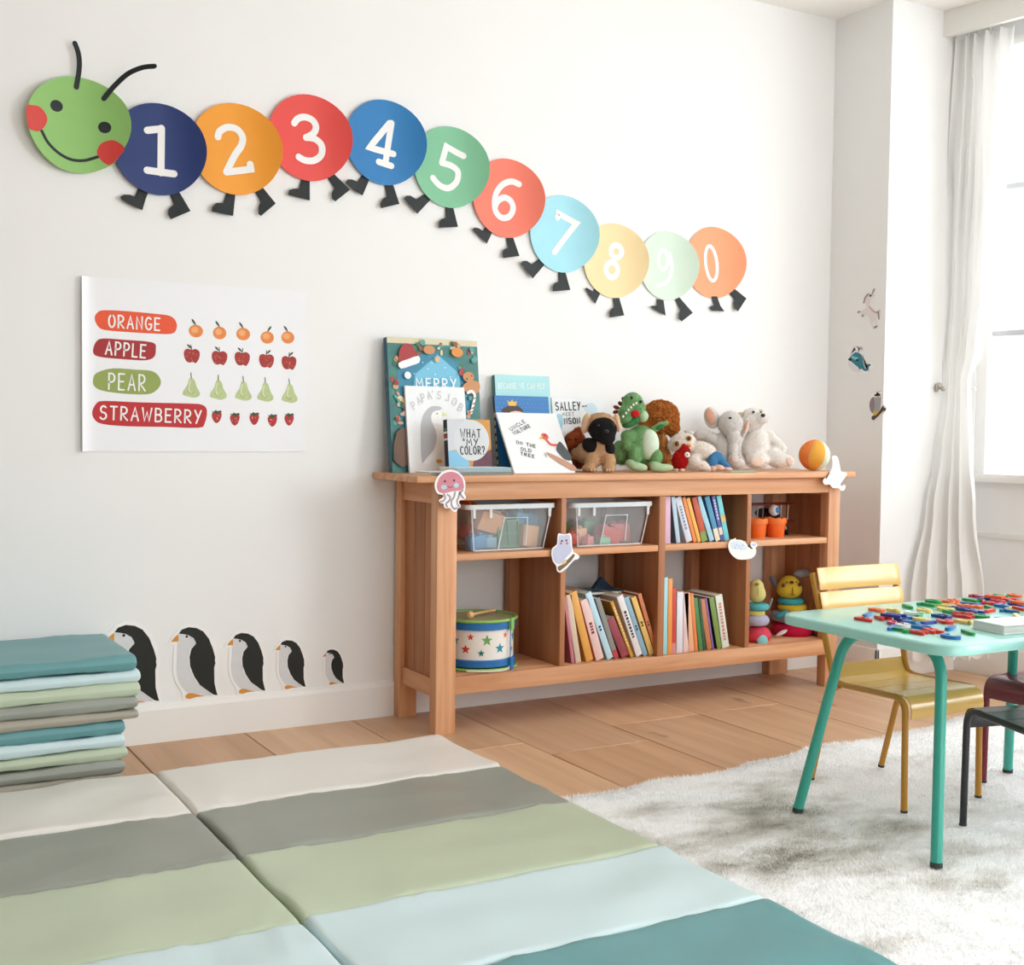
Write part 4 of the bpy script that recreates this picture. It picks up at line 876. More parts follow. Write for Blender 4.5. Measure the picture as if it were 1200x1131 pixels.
MB().poly(SF2, [(2.388, 0.5717), (2.4067, 0.5786), (2.43, 0.5954), (2.456, 0.6171), (2.4627, 0.6101), (2.4459, 0.5902), (2.4251, 0.5733), (2.3966, 0.5546), (2.3892, 0.5612)], .0027).build('branch', mat('77634a', .6), t)
mb = MB().use(INK)
for e in [(2.404, 0.6659), (2.4241, 0.6669)]: mb.poly(SF2, ell(e[0], e[1], .004, .004, 10), .003)
mb.build('eyes', None, t)
mb = MB().use(mat('b3566a', .6))
for e in [(2.4002, 0.6567), (2.4269, 0.6564)]: mb.poly(SF2, ell(e[0], e[1], .0042, .0042, 10), .003)
mb.build('rosy_cheeks', None, t)
mb = MB().use(mat('e3c8a6', .6)); mb.poly(SF2, [(2.4119, 0.6629), (2.419, 0.6627), (2.4155, 0.6528)], .003)
mb.poly(SF2, [(2.4034, 0.5877), (2.4104, 0.594), (2.4274, 0.5966), (2.4236, 0.5845), (2.4067, 0.5775)], .003); mb.build('beak_and_feet', None, t)

t = thing('whale_cutout', 'white whale paper cutout on the shelf edge below the row of blue books', 'paper cutout', (3.27, -.3635, .6), world=True)
WC = [(3.1932, 0.634), (3.2017, 0.6422), (3.2169, 0.6451), (3.2256, 0.65), (3.2258, 0.6414), (3.2434, 0.6408), (3.2612, 0.6367), (3.2792, 0.6258), (3.2906, 0.6133), (3.3042, 0.6033), (3.3063, 0.6092), (3.3015, 0.6215), (3.3058, 0.6265), (3.3169, 0.6287), (3.335, 0.6229), (3.3387, 0.6115), (3.3288, 0.6049), (3.3348, 0.5908), (3.3252, 0.5722), (3.3075, 0.5625), (3.2743, 0.5591), (3.2366, 0.5625), (3.2076, 0.5805), (3.1919, 0.5999), (3.1874, 0.6206)]
MB().prism(SF2, smooth(WC, 2), .0005, .002).build('white_backing', WHITEP, t, soft=False)
MB().poly(SF2, smooth([(3.1977, 0.627), (3.2106, 0.6351), (3.2391, 0.6358), (3.2614, 0.6281), (3.275, 0.6173), (3.2842, 0.6032), (3.2711, 0.5968), (3.2356, 0.6016), (3.2048, 0.6063)], 2), .0024).build('blue_back', mat('dbe6ee', .6), t)
mb = MB().use(mat('bccbe6', .6))
for e in [(3.243, 0.6142), (3.2285, 0.6208), (3.2532, 0.6044), (3.2617, 0.6178), (3.2222, 0.609)]: mb.poly(SF2, ell(e[0], e[1], .005, .004, 10), .0028)
mb.poly(SF2, smooth([(3.306, 0.6196), (3.3238, 0.625), (3.3329, 0.6169), (3.3219, 0.6121), (3.3129, 0.6142)], 2), .0028); mb.build('blue_markings', None, t)
MB().stroke(SF2, [(3.2894, 0.615), (3.2996, 0.6086), (3.3098, 0.603)], .006, .0028).build('dark_stripe', INK, t)

t = thing('animal_cutout', 'plain white animal paper cutout on the bookcase\'s right front corner', 'paper cutout', (3.8, -.39, .88), world=True)
AC = [(3.711, 0.9714), (3.7166, 0.9765), (3.73, 0.9776), (3.7409, 0.9713), (3.7501, 0.9514), (3.7565, 0.9315), (3.7621, 0.913), (3.7785, 0.908), (3.7949, 0.9056), (3.7964, 0.8965), (3.7757, 0.8744), (3.7616, 0.8575), (3.7688, 0.8489), (3.7833, 0.8558), (3.7902, 0.8486), (3.7856, 0.8344), (3.7675, 0.8304), (3.7536, 0.842), (3.7189, 0.843), (3.7012, 0.8583), (3.6765, 0.8566), (3.6628, 0.8672), (3.6673, 0.8813), (3.6869, 0.8895), (3.6959, 0.9036), (3.7117, 0.9261), (3.7135, 0.9516)]
MB().prism(SF, smooth(AC, 2), .0005, .002).build('white_backing', WHITEP, t, soft=False)
MB().poly(SF, smooth([(3.7188, 0.9685), (3.7321, 0.9713), (3.7423, 0.9515), (3.751, 0.923), (3.7556, 0.9003), (3.7487, 0.8719), (3.7185, 0.8552), (3.7063, 0.878), (3.7092, 0.9063), (3.7177, 0.9402)], 2), .0024).build('pale_body', mat('e6eef3', .6), t)
MB().stroke(SF, [(3.697, 0.9064), (3.6795, 0.8806)], .004, .0026).build('dark_line', INK, t)

# ---------------------------------------------------------------- books standing and lying on the bookcase top
PAGE = mat('efe9dc', .8, noise=.06, nscale=300)
def book_parts(t, w, h, th, cover, spine=None, d=.002, pages=PAGE):
    """x across the front cover, y away from the reader, z up; spine at x=0"""
    cv = MB().use(cover); cv.box(0, w, 0, d, 0, h); cv.box(0, w, th-d, th, 0, h)
    c = cv.build('cover', None, t, bevel=.0004, bseg=1)
    MB().box(-.0006, d, .0002, th-.0002, .0002, h-.0002).build('spine', spine or cover, t, bevel=.0004, bseg=1)
    MB().box(d, w-.003, d, th-d, .003, h-.003).build('pages', pages, t)
    return c
def face_book(label, B, th, cover, spine=None, z=STOP, group='picture books on the bookcase'):
    cl, sl, cy, sy = math.cos(B['lean']), math.sin(B['lean']), math.cos(B['yaw']), math.sin(B['yaw'])
    u = Vector((cy, sy, 0)); v = Vector((-sy*sl, cy*sl, cl)); dpt = v.cross(u)
    o = Vector(B['o']); M = Matrix(((u.x, dpt.x, v.x, o.x), (u.y, dpt.y, v.y, o.y), (u.z, dpt.z, v.z, z), (0, 0, 0, 1)))
    t = thing('picture_book', label, 'book', group=group, M=M)
    book_parts(t, B['w'], B['h'], th, cover, spine)
    return t
BF = Frame((0, 0, 0), (1, 0, 0), (0, 0, 1))       # front cover plane in a book's own space (viewer at -y)
def prints(t, name, items, h=.0006):
    """flat print: list of (material, kind, args...)"""
    mb = MB()
    for k, it in enumerate(items):
        mb.use(it[0]); hh = h+.00012*k
        if it[1] == 'poly': mb.poly(BF, it[2], hh)
        elif it[1] == 'stroke': mb.stroke(BF, it[2], it[3], hh)
        elif it[1] == 'text': lettering(mb, BF, it[2], it[3], it[4], it[5], it[6], hh, .32)
    return mb.build(name, None, t)
INKB = mat('1d1f22', .6)

BX = {'o': (1.8422, -0.105, 0.91), 'w': 0.372, 'h': 0.498, 'tl': (0.005, 0.4965), 'tr': (0.3722, 0.4987), 'lean': 0.12217304763960307, 'yaw': 0}
t = face_book('big Christmas picture book with a red hat and gingerbread border, tallest at the left', BX, .030, mat('2a86a4', .4), mat('23586a', .45))
w, h = BX['w'], BX['h']; r = random.Random(5)
its = [(mat('d8cfae', .5), 'poly', [(0, h), (w, h), (w, h-.022), (0, h-.022)]),
       (mat('3f7d78', .5, noise=.35, nscale=30), 'poly', [(0, 0), (.05, 0), (.045, h*.3), (.03, h*.62), (.042, h*.78), (.10, h*.865), (.19, h*.90), (.27, h*.85), (.325, h*.74), (.335, h*.55), (.32, h*.3), (.31, 0), (w, 0), (w, h-.022), (0, h-.022)]),
       (mat('72bfdc', .45), 'poly', [(0.0969, 0.3148), (0.1073, 0.364), (0.2031, 0.4399), (0.2891, 0.3723), (0.2936, 0.32)])]
for k in range(70):
    q = [(0.1397, 0.4758), (0.112, 0.4598), (0.2208, 0.4644), (0.2767, 0.4768), (0.3427, 0.4545), (0.3519, 0.4146), (0.3002, 0.3927), (0.3173, 0.2931), (0.3193, 0.2232), (0.0245, 0.4075), (0.0153, 0.3247), (0.0293, 0.2863), (0.0437, 0.2575), (0.0247, 0.1895), (0.0472, 0.2188), (0.0316, 0.1123), (0.0649, 0.258)]; a, b = q[k % len(q)]
    its.append((mat(r.choice(['b23a36', '3d7a4f', 'd8a77c', '5a9e9a', '8c5a44', 'e2d2b6']), .5), 'poly', ell(min(w-.014, max(.014, a+r.uniform(-.015, .015))), min(h-.016, b+r.uniform(-.02, .02)), r.uniform(.005, .012), r.uniform(.005, .012), 10, r.random()*3)))
SN = mat('f2f5f6', .5); BIS = mat('c98e5c', .5); HAT = mat('a83232', .5)
for a, b in [(0.0724, 0.358), (0.1856, 0.364), (0.1741, 0.4056), (0.228, 0.3902), (0.1567, 0.3828), (0.2483, 0.3561), (0.0993, 0.3637), (0.1363, 0.4067)]: its.append((SN, 'poly', ell(a, b, .0022, .0022, 8)))
its += [(HAT, 'poly', smooth([(0.0401, 0.4251), (0.045, 0.4521), (0.0673, 0.475), (0.0937, 0.4688), (0.1061, 0.4497), (0.1158, 0.428), (0.0778, 0.4168), (0.0427, 0.4023)], 2)), (SN, 'poly', smooth([(0.0373, 0.4006), (0.0778, 0.4168), (0.1202, 0.4307), (0.1228, 0.4062), (0.0873, 0.3927), (0.0469, 0.3801)], 2)), (SN, 'poly', ell(*(0.0728, 0.357), .0135, .0135, 14)),
        (BIS, 'poly', ell(*(0.1646, 0.4546), .024, .017, 14)), (BIS, 'poly', ell(*(0.3236, 0.3584), .024, .020, 14)), (BIS, 'poly', smooth([(0.2965, 0.3226), (0.3256, 0.3434), (0.3677, 0.3396), (0.3658, 0.3043), (0.3342, 0.2935), (0.3013, 0.3077)], 2)),
        (mat('e0913c', .5), 'poly', ell(*(0.2808, 0.4495), .024, .018, 14)), (mat('e8b57c', .5), 'poly', ell(*(0.1955, 0.4202), .010, .010, 12)),
        (SN, 'stroke', smooth([(0.3176, 0.2981), (0.3348, 0.3045), (0.3463, 0.2888), (0.341, 0.2636), (0.3277, 0.2233)], 4, False), .010), (mat('6a4a36', .5), 'poly', smooth([(0.0174, 0.146), (0.0627, 0.156), (0.0591, 0.0254), (0.0022, 0.0449)], 2))]
for a, b in [(0.3458, 0.2787), (0.3425, 0.2586), (0.3359, 0.241), (0.3278, 0.2258)]: its.append((HAT, 'stroke', [(a-.006, b-.003), (a+.006, b+.003)], .0035))
for a, b in [(0.3159, 0.3506), (0.3367, 0.3628)]: its.append((INKB, 'poly', ell(a, b, .003, .003, 8)))
its.append((SN, 'text', 'MERRY', *[(0.1047, 0.3101), (0.2682, 0.3118)], .036, .0050))
prints(t, 'cover_print', its)

BP = {'o': (1.8989, -0.132, 0.91), 'w': 0.244, 'h': 0.321, 'tl': (-0.0003, 0.3222), 'tr': (0.2437, 0.3204), 'lean': 0.15707963267948966, 'yaw': 0}
t = face_book('white picture book titled PAPA\'S JOB with a grey penguin on its cover', BP, .012, mat('eef1f3', .5))
LGREY = mat('c9cdd1', .55)
lt = [(0.0414, 0.2451), (0.0612, 0.2626), (0.0781, 0.2752), (0.1003, 0.2845), (0.1195, 0.2884), (0.1384, 0.2874), (0.1705, 0.2772), (0.1942, 0.2628), (0.2177, 0.2434)]
its = [(mat('b9bcc0', .55), 'poly', smooth([(0.1432, 0.2371), (0.133, 0.2468), (0.1004, 0.2452), (0.0719, 0.2211), (0.0559, 0.1818), (0.0508, 0.1281), (0.0502, 0.0383), (0.077, 0.0552), (0.1004, 0.0844), (0.1146, 0.1187), (0.1158, 0.1531), (0.1063, 0.1726), (0.0982, 0.197), (0.1042, 0.2217)], 3)),
       (mat('f6f7f7', .5), 'poly', smooth([(0.1042, 0.2217), (0.1265, 0.2319), (0.1449, 0.2223), (0.1402, 0.1927), (0.149, 0.1632), (0.1403, 0.1139), (0.1213, 0.0747), (0.0921, 0.0405), (0.0543, 0.0358), (0.1004, 0.0844), (0.1162, 0.1187), (0.1134, 0.1579), (0.0993, 0.197)], 3)),
       (mat('d9dc9a', .5), 'poly', [(0.1453, 0.2282), (0.1663, 0.2152), (0.1456, 0.2085)]), (INKB, 'poly', ell(*(0.1235, 0.2195), .0028, .0028, 8)), (mat('d9a441', .5), 'poly', ell(*(0.1192, 0.0429), .012, .008, 10))]
for ch, (a, b), ang in zip("PAPA'S", lt[:6], (.55, .45, .3, .15, .05, -.05)):
    d = .018; its.append((LGREY, 'text', ch, (a-d/2, b-.012), (a-d/2+GL[ch][0]*.030*math.cos(ang), b-.012+GL[ch][0]*.030*math.sin(ang)), .028, .0036))
for ch, (a, b), ang in zip("JOB", lt[6:], (-.2, -.35, -.5)):
    its.append((LGREY, 'text', ch, (a-.008, b-.008), (a-.008+GL[ch][0]*.032*math.cos(ang), b-.008+GL[ch][0]*.032*math.sin(ang)), .028, .0036))
prints(t, 'cover_print', its)

BW = {'o': (2.0059, -0.235, 0.91), 'w': 0.177, 'h': 0.198, 'tl': (-0.0034, 0.194), 'tr': (0.1767, 0.2013), 'lean': 0.12217304763960307, 'yaw': 0}
t = face_book('board book titled WHAT IS MY COLOR? with a grey disc on its cover', BW, .030, mat('c98a2e', .45), INKB)
w, h = BW['w'], BW['h']; cc = (0.0967, 0.1216)
its = [(mat('c9ccd0', .5), 'poly', [(0, h*.42), (0, h), (w*.52, h), (w*.40, h*.45)]), (mat('7db9d6', .5), 'poly', [(0, 0), (0, h*.42), (w*.42, h*.42), (w*.5, 0)]), (mat('5c2336', .5), 'poly', [(w*.5, 0), (w, 0), (w, h*.45), (w*.6, h*.3)]),
       (mat('cfd2d3', .5), 'poly', ell(cc[0], cc[1], w*.41, w*.41*1.03, 32)),
       (INKB, 'text', 'WHAT', *[(0.0526, 0.1332), (0.133, 0.1323)], .029, .0042), (INKB, 'text', 'IS', *[(0.0612, 0.1193), (0.0675, 0.1194)], .009, .0022), (INKB, 'text', 'MY', *[(0.076, 0.1026), (0.1219, 0.1041)], .023, .0042), (INKB, 'text', 'COLOR?', *[(0.0493, 0.0705), (0.1472, 0.0718)], .028, .0042)]
prints(t, 'cover_print', its)
mb = MB()
for k, c_ in enumerate(('2f7a5a', 'e8e6e0', 'b0413c', 'e8e6e0')): mb.use(mat(c_, .5)).box(-.0014, -.0004, .001, .029, h*.80-.012*k, h*.80-.012*k+.008)
mb.build('spine_bands', None, t)

BFy = {'o': (2.3011, -0.075, 0.91), 'w': 0.246, 'h': 0.374, 'tl': (-0.0112, 0.374), 'tr': (0.2462, 0.3745), 'lean': 0.12217304763960307, 'yaw': 0}
t = face_book('pale turquoise picture book titled BECAUSE WE CAN FLY behind the blue one', BFy, .022, mat('a9dde0', .45), mat('3f7d78', .5))
prints(t, 'cover_print', [(mat('e4f3f3', .5), 'text', 'BECAUSE WE CAN FLY', *[(0.0137, 0.3205), (0.2212, 0.3251)], .021, .0034)])
BPr = {'o': (2.2815, -0.11, 0.91), 'w': 0.241, 'h': 0.294, 'tl': (-0.0196, 0.2942), 'tr': (0.2415, 0.2943), 'lean': 0.15707963267948966, 'yaw': 0}
t = face_book('bright blue dotted picture book with a crowned child on its cover', BPr, .014, mat('1c73b8', .42), mat('1a2226', .5))
w, h = BPr['w'], BPr['h']; its = []; dp = MB()
DOT = mat('3c92cf', .45)
for i in range(14):
    for j in range(6): dp.poly(BF, ell(min(w-.006, .012+i*.0178+(j % 2)*.009), h-.012-j*.0165, .0028, .0028, 6), .0005)
dq = dp.build('dot_pattern', DOT, t); dq['kind'] = 'stuff'
its += [(mat('4a3a34', .6), 'poly', smooth([(0.026, 0.2322), (0.0398, 0.2473), (0.0701, 0.2576), (0.1039, 0.2537), (0.1235, 0.2301), (0.0759, 0.2219)], 3)), (mat('f1d7c4', .6), 'poly', smooth([(0.055, 0.2253), (0.0854, 0.2355), (0.1209, 0.2301), (0.1197, 0.2151), (0.0578, 0.2067)], 2)),
        (mat('e6bd52', .5), 'poly', [(0.0598, 0.2559), (0.0546, 0.2766), (0.0668, 0.2694), (0.0761, 0.2801), (0.0847, 0.2698), (0.0987, 0.2746), (0.0921, 0.255)])]
prints(t, 'cover_print', its)
mb = MB()
for k in range(7): mb.box(-.0012, -.0004, .003, .011, .03+.03*k, .03+.03*k+.018)
mb.build('spine_lettering', mat('cbbd94', .6), t)

BU = {'o': (2.2711, -0.245, 0.91), 'w': 0.266, 'h': 0.269, 'tl': (-0.0139, 0.2723), 'tr': (0.2659, 0.2663), 'lean': 0.5759586531581288, 'yaw': 0}
t = face_book('white picture book titled UNCLE VULTURE ON THE OLD TREE, leaning far back', BU, .009, mat('eff1f2', .45))
prints(t, 'cover_print', [
 (INKB, 'text', 'UNCLE', *[(0.0413, 0.1861), (0.1155, 0.225)], .014, .0026), (INKB, 'text', 'VULTURE', *[(0.049, 0.1673), (0.1312, 0.2044)], .014, .0026),
 (INKB, 'text', 'ON THE', *[(0.046, 0.1298), (0.1239, 0.1104)], .014, .0026), (INKB, 'text', 'OLD', *[(0.0567, 0.0993), (0.0993, 0.0908)], .014, .0026), (INKB, 'text', 'TREE', *[(0.0489, 0.079), (0.1048, 0.0654)], .014, .0026),
 (mat('e0614f', .5), 'stroke', smooth([(0.179, 0.158), (0.1863, 0.1407), (0.1985, 0.1252), (0.2238, 0.1236)], 4, False), .010), (mat('e0614f', .5), 'poly', ell(*(0.1812, 0.1623), .016, .015, 14)), (mat('e6c24d', .5), 'poly', [(0.1706, 0.1666), (0.1494, 0.1509), (0.1682, 0.151)]), (INKB, 'poly', ell(*(0.1823, 0.1658), .0035, .0035, 8)),
 (mat('55585b', .55), 'poly', smooth([(0.2393, 0.1393), (0.2557, 0.115), (0.2703, 0.0805), (0.2635, 0.0547), (0.2372, 0.0591), (0.2198, 0.0848), (0.2139, 0.1063)], 3)),
 (mat('c2957c', .6), 'poly', smooth([(0.1635, 0.0908), (0.1852, 0.084), (0.2286, 0.0591), (0.2676, 0.0333), (0.2758, 0.0136), (0.255, 0.0087), (0.2059, 0.0422), (0.17, 0.0763)], 3)), (INKB, 'stroke', [(0.1557, 0.0849), (0.1596, 0.0704)], .0025)])

BS = {'o': (2.5633, -0.07, 0.91), 'w': 0.274, 'h': 0.293, 'tl': (0.0103, 0.2868), 'tr': (0.2745, 0.2988), 'lean': 0.15707963267948966, 'yaw': 0}
t = face_book('white picture book titled SALLEY MEET, behind the plush pug', BS, .010, mat('eceff1', .5))
prints(t, 'cover_print', [(mat('cfe6ef', .5), 'poly', smooth([(0.1482, 0.2587), (0.1865, 0.275), (0.2123, 0.252), (0.2003, 0.2205), (0.164, 0.2278)], 3)), (mat('a9d3e6', .5), 'poly', smooth([(0.0136, 0.2178), (0.0366, 0.2258), (0.0455, 0.2028), (0.0309, 0.1566), (0.0118, 0.1411)], 3)),
 (INKB, 'text', 'SALLEY', *[(0.0156, 0.2424), (0.1306, 0.2459)], .031, .0046), (mat('6b7075', .5), 'text', 'MEET', *[(0.0433, 0.2197), (0.0977, 0.2221)], .013, .0022), (INKB, 'text', 'NSON', *[(0.0514, 0.1875), (0.1242, 0.1915)], .023, .0042),
 (INKB, 'stroke', [(0.141, 0.2601), (0.1466, 0.261)], .005), (INKB, 'stroke', [(0.1539, 0.2611), (0.1604, 0.262)], .004)])

def flat_book(label, x, y, z, rz, w, h, th, cover, spine, pages=PAGE):
    t = thing('picture_book', label, 'book', group='picture books on the bookcase', M=Matrix.Translation((x, y, z)) @ Matrix.Rotation(rz, 4, 'Z') @ Matrix.Rotation(-PI/2, 4, 'X') @ Matrix.Rotation(0, 4, 'Z'))
    # lying down: cover x across, its height along -z -> world y
    book_parts(t, w, h, th, cover, spine, .0018, pages)
    return t
def lying(label, x0, y0, z, rz, w, d, th, cover, spine):
    """cover up; the spine faces the room"""
    M = Matrix.Translation((x0, y0, z+th)) @ Matrix.Rotation(rz, 4, 'Z') @ Matrix(((0, 1, 0, 0), (0, 0, 0, 0), (0, 0, 0, 0), (0, 0, 0, 1)))
    t = thing('picture_book', label, 'book', (x0, y0, z), rz, 'picture books on the bookcase')
    cv = MB().box(0, w, 0, d, 0, .002).box(0, w, 0, d, th-.002, th); cv.build('cover', cover, t, bevel=.0004, bseg=1)
    MB().box(.0002, w-.0002, -.0008, .002, .0002, th-.0002).build('spine', spine, t, bevel=.0004, bseg=1)
    MB().box(.003, w-.003, .002, d-.003, .002, th-.002).build('pages', PAGE, t)
    return t
lying('thin grey-spined book lying flat under the pale blue one behind the jellyfish', 1.868, -.372, STOP, .03, .33, .13, .012, mat('e6e6e2', .5), mat('7d7f78', .6, noise=.3, nscale=120))
lying('pale blue-grey book lying flat on the grey-spined one, behind the jellyfish cutout', 1.965, -.366, STOP+.0122, .05, .23, .12, .014, mat('dfe6e6', .5), mat('93aab4', .6))

# ---------------------------------------------------------------- rows of books on the shelves
def row_book(label, spec, z0, col, spine, group, depth=.17, marks=None, band=None):
    x, th, lean, h = spec
    th -= .0012
    M = Matrix.Translation((x, -.335, z0+.0003)) @ Matrix.Rotation(-lean, 4, 'Y')
    t = thing('book', label, 'book', group=group, M=M)
    cm, sm = mat(col, .5), mat(spine, .5)
    MB().use(cm).box(0, .0016, .001, depth, 0, h).box(th-.0016, th, .001, depth, 0, h).build('cover', None, t)
    sp = MB().box(0, th, 0, .0022, .0001, h-.0001).build('spine', sm, t, bevel=.0007, bseg=2)
    MB().box(.0017, th-.0017, .0022, depth-.003, .003, h-.003).build('pages', PAGE, t)
    if band: MB().box(.0003, th-.0003, -.0006, .0004, h*band[1], h*band[2]).build('spine_band', mat(band[0], .5), sp)
    if marks:   # print on the spine too small to read
        mb = MB(); r = random.Random(len(label)); zz = marks[1]
        while zz > marks[2]:
            l = r.uniform(.006, .012); mb.box(th*.32, th*.68, -.0007, .0003, h*zz-l, h*zz); zz -= (l+.004)/h
        mb.build('spine_print', mat(marks[0], .6), sp)
    return t
R1 = [(2.8944, 0.031, 0.0215, 0.1855), (2.9534, 0.0207, 0.1622, 0.1848), (3.0027, 0.0309, 0.3318, 0.1872), (3.0384, 0.0172, 0.3347, 0.1881), (3.0591, 0.0181, 0.3395, 0.1853), (3.079, 0.0301, 0.2991, 0.1836), (3.1201, 0.0246, 0.3905, 0.1921), (3.1493, 0.0247, 0.3288, 0.1882), (3.176, 0.0189, 0.2867, 0.1877), (3.1962, 0.0242, 0.2583, 0.1884)]
G1 = 'picture books on the upper shelf'
for sp, (lab, c1, c2, kw) in zip(R1, [
 ('mauve book standing upright at the left end of the upper book row', '8e4a58', 'd8b4c8', {}),
 ('pale blue-grey book second in the upper book row, leaning left', '6e86a0', 'b9cfdd', {}),
 ('white book with grey lettering on its thick spine in the upper row', 'cfd2dc', 'd5d9e4', {'marks': ('8a8f9c', .8, .3)}),
 ('thin orange book beside the thick white one in the upper row', 'd8763a', 'ea8f4a', {}),
 ('yellow-orange book beside the thin orange one in the upper row', 'e09a3a', 'f0b65a', {}),
 ('rust red book with a green foot in the upper row', 'a8442e', 'c2563a', {'band': ('7d9a4a', .0, .22)}),
 ('light sky blue book in the upper row', '7fb2cc', 'a5cfe0', {}),
 ('mid-blue book with a cream foot in the upper row', '2f7398', '4f93b8', {'band': ('e5d6bc', .0, .28)}),
 ('navy and lilac spotted book second from the right in the upper row', '2a3570', '5a64a8', {'band': ('e0d4c8', .14, .3), 'marks': ('d8d8f0', .92, .5)}),
 ('turquoise book at the right end of the upper book row', '4fb0bc', '74cdd4', {'band': ('d8b878', .42, .56)})]):
    row_book(lab, sp, .633, c1, c2, G1, **kw)
R2 = [(2.4743, 0.0157, 0.1564, 0.2544), (2.4931, 0.0252, 0.1848, 0.2622), (2.5401, 0.0334, 0.2908, 0.2773), (2.5851, 0.0368, 0.3172, 0.245), (2.6367, 0.0281, 0.3899, 0.2791), (2.6678, 0.0228, 0.3732, 0.2533), (2.7032, 0.0361, 0.4534, 0.1709), (2.7442, 0.0154, 0.4241, 0.2425), (2.7717, 0.0298, 0.3891, 0.2564), (2.8047, 0.0216, 0.3935, 0.2508), (2.8335, 0.0243, 0.3824, 0.2476), (2.8615, 0.0179, 0.3541, 0.2585)]
G2 = 'picture books in the lower second compartment'
for sp, (lab, c1, c2, kw) in zip(R2, [
 ('dusty rose book at the left end of the leaning row beside the drum compartment', 'a8606c', 'c07886', {}),
 ('beige book second from the left in the lower leaning row', 'b8a48c', 'd8c4ac', {}),
 ('orange-gold hardback third in the lower leaning row', 'd08c3a', 'e2a650', {}),
 ('pale pink book with dark red spine lettering in the lower leaning row', 'e8866c', 'ecc9c4', {'marks': ('7a3038', .62, .42)}),
 ('pale blue book with a dark foot emblem in the lower leaning row', '8fc6e0', 'bfe0ee', {'marks': ('2a3f55', .5, .42)}),
 ('thin grey book with a red foot in the lower leaning row', '55585a', '8c8c88', {'band': ('b8383a', .0, .14)}),
 ('short maroon book, lowest of the lower leaning row', '8a3440', '97404a', {}),
 ('gold book with white spine lettering behind the short maroon one', 'b07a20', 'd09a34', {'marks': ('f2e2b0', .9, .2)}),
 ('white book with black spine lettering in the lower leaning row', 'e0dcd8', 'e9e4e6', {'marks': ('3a3a40', .75, .3)}),
 ('dull blue book beside the white one in the lower leaning row', '6f98b4', '8fb6cc', {'marks': ('1d3550', .52, .45)}),
 ('yellow book second from the right in the lower leaning row', 'd8a850', 'e6bf6e', {'marks': ('3a3020', .58, .5)}),
 ('terracotta book at the right end of the lower leaning row', 'b8623a', 'd07e50', {'marks': ('4a2018', .55, .47)})]):
    row_book(lab, sp, .2, c1, c2, G2, depth=.19, **kw)
R3 = [(2.8872, 0.0307, 0.0039, 0.3032), (2.9192, 0.0221, 0.0067, 0.297), (2.9391, 0.0204, 0.013, 0.258), (2.9621, 0.0312, 0.0054, 0.2413), (2.995, 0.0274, 0.0126, 0.236), (3.0228, 0.0296, 0.1192, 0.2357), (3.0534, 0.018, 0.1243, 0.2341), (3.0761, 0.0207, 0.1601, 0.2143), (3.0979, 0.0145, 0.1546, 0.2109), (3.1163, 0.0252, 0.2019, 0.2077), (3.1429, 0.01, 0.2034, 0.2125), (3.1668, 0.0254, 0.2202, 0.2139), (3.1936, 0.0367, 0.1952, 0.2191)]
G3 = 'picture books in the lower third compartment'
for sp, (lab, c1, c2, kw) in zip(R3, [
 ('tall pale turquoise book at the left end of the third compartment', '2f9098', 'a5dce4', {}),
 ('tall orange book beside the tall turquoise one', 'e07f2e', 'f0a04e', {}),
 ('red book beside the tall orange one in the third compartment', 'b8322c', 'd2463c', {'band': ('d88a86', .0, .16)}),
 ('thick white book beside the red one in the third compartment', 'e4e4ec', 'e6e6ee', {}),
 ('pale pink book beside the thick white one', 'e2c4c0', 'ecd0cc', {}),
 ('peach book between the pale pink and the orange one', 'e8a37c', 'f0b692', {}),
 ('orange book at the middle of the third compartment', 'dc7434', 'ea8a48', {}),
 ('mid-green glossy book in the third compartment', '2e6b3e', '4d8a50', {}),
 ('thin dark green book beside the glossy green one', '1d4630', '2d5a3c', {}),
 ('brown-orange book leaning beside the dark green one', 'a85e34', 'c67c50', {}),
 ('thin purple book beside the brown-orange one', '5c4690', '8a6ab8', {}),
 ('olive green textured book second from the right in the third compartment', '2f3a24', '7d9648', {}),
 ('pale flowered book at the right end of the third compartment', 'd2dcc8', 'dde4d6', {'marks': ('c98a80', .85, .15)})]):
    row_book(lab, sp, .2, c1, c2, G3, depth=.19, **kw)
def loose_book(label, M, w, d, th, cover, pages=PAGE):
    t = thing('book', label, 'book', group=G2, M=M)
    MB().use(cover).box(0, w, 0, d, 0, .002).box(0, w, 0, d, th-.002, th).box(0, .002, 0, d, .002, th-.002).build('cover', None, t)
    MB().box(.002, w-.002, .002, d-.002, .002, th-.002).build('pages', pages, t)
    return t
loose_book('teal book laid flat across the tops of the lower leaning row', Matrix.Translation((2.452, -.225, .437)) @ Matrix.Rotation(.012, 4, 'Y'), .36, .13, .012, mat('3d6a70', .5))
loose_book('navy book lying tilted on top of the lower leaning row', Matrix.Translation((2.7005, -0.12, 0.4201)) @ Matrix.Rotation(.72, 4, 'Y') @ Matrix.Rotation(PI/2, 4, 'X') @ Matrix.Translation((-.02, -.02, 0)), .11, .095, .026, mat('16304f', .5), mat('d8a684', .7))

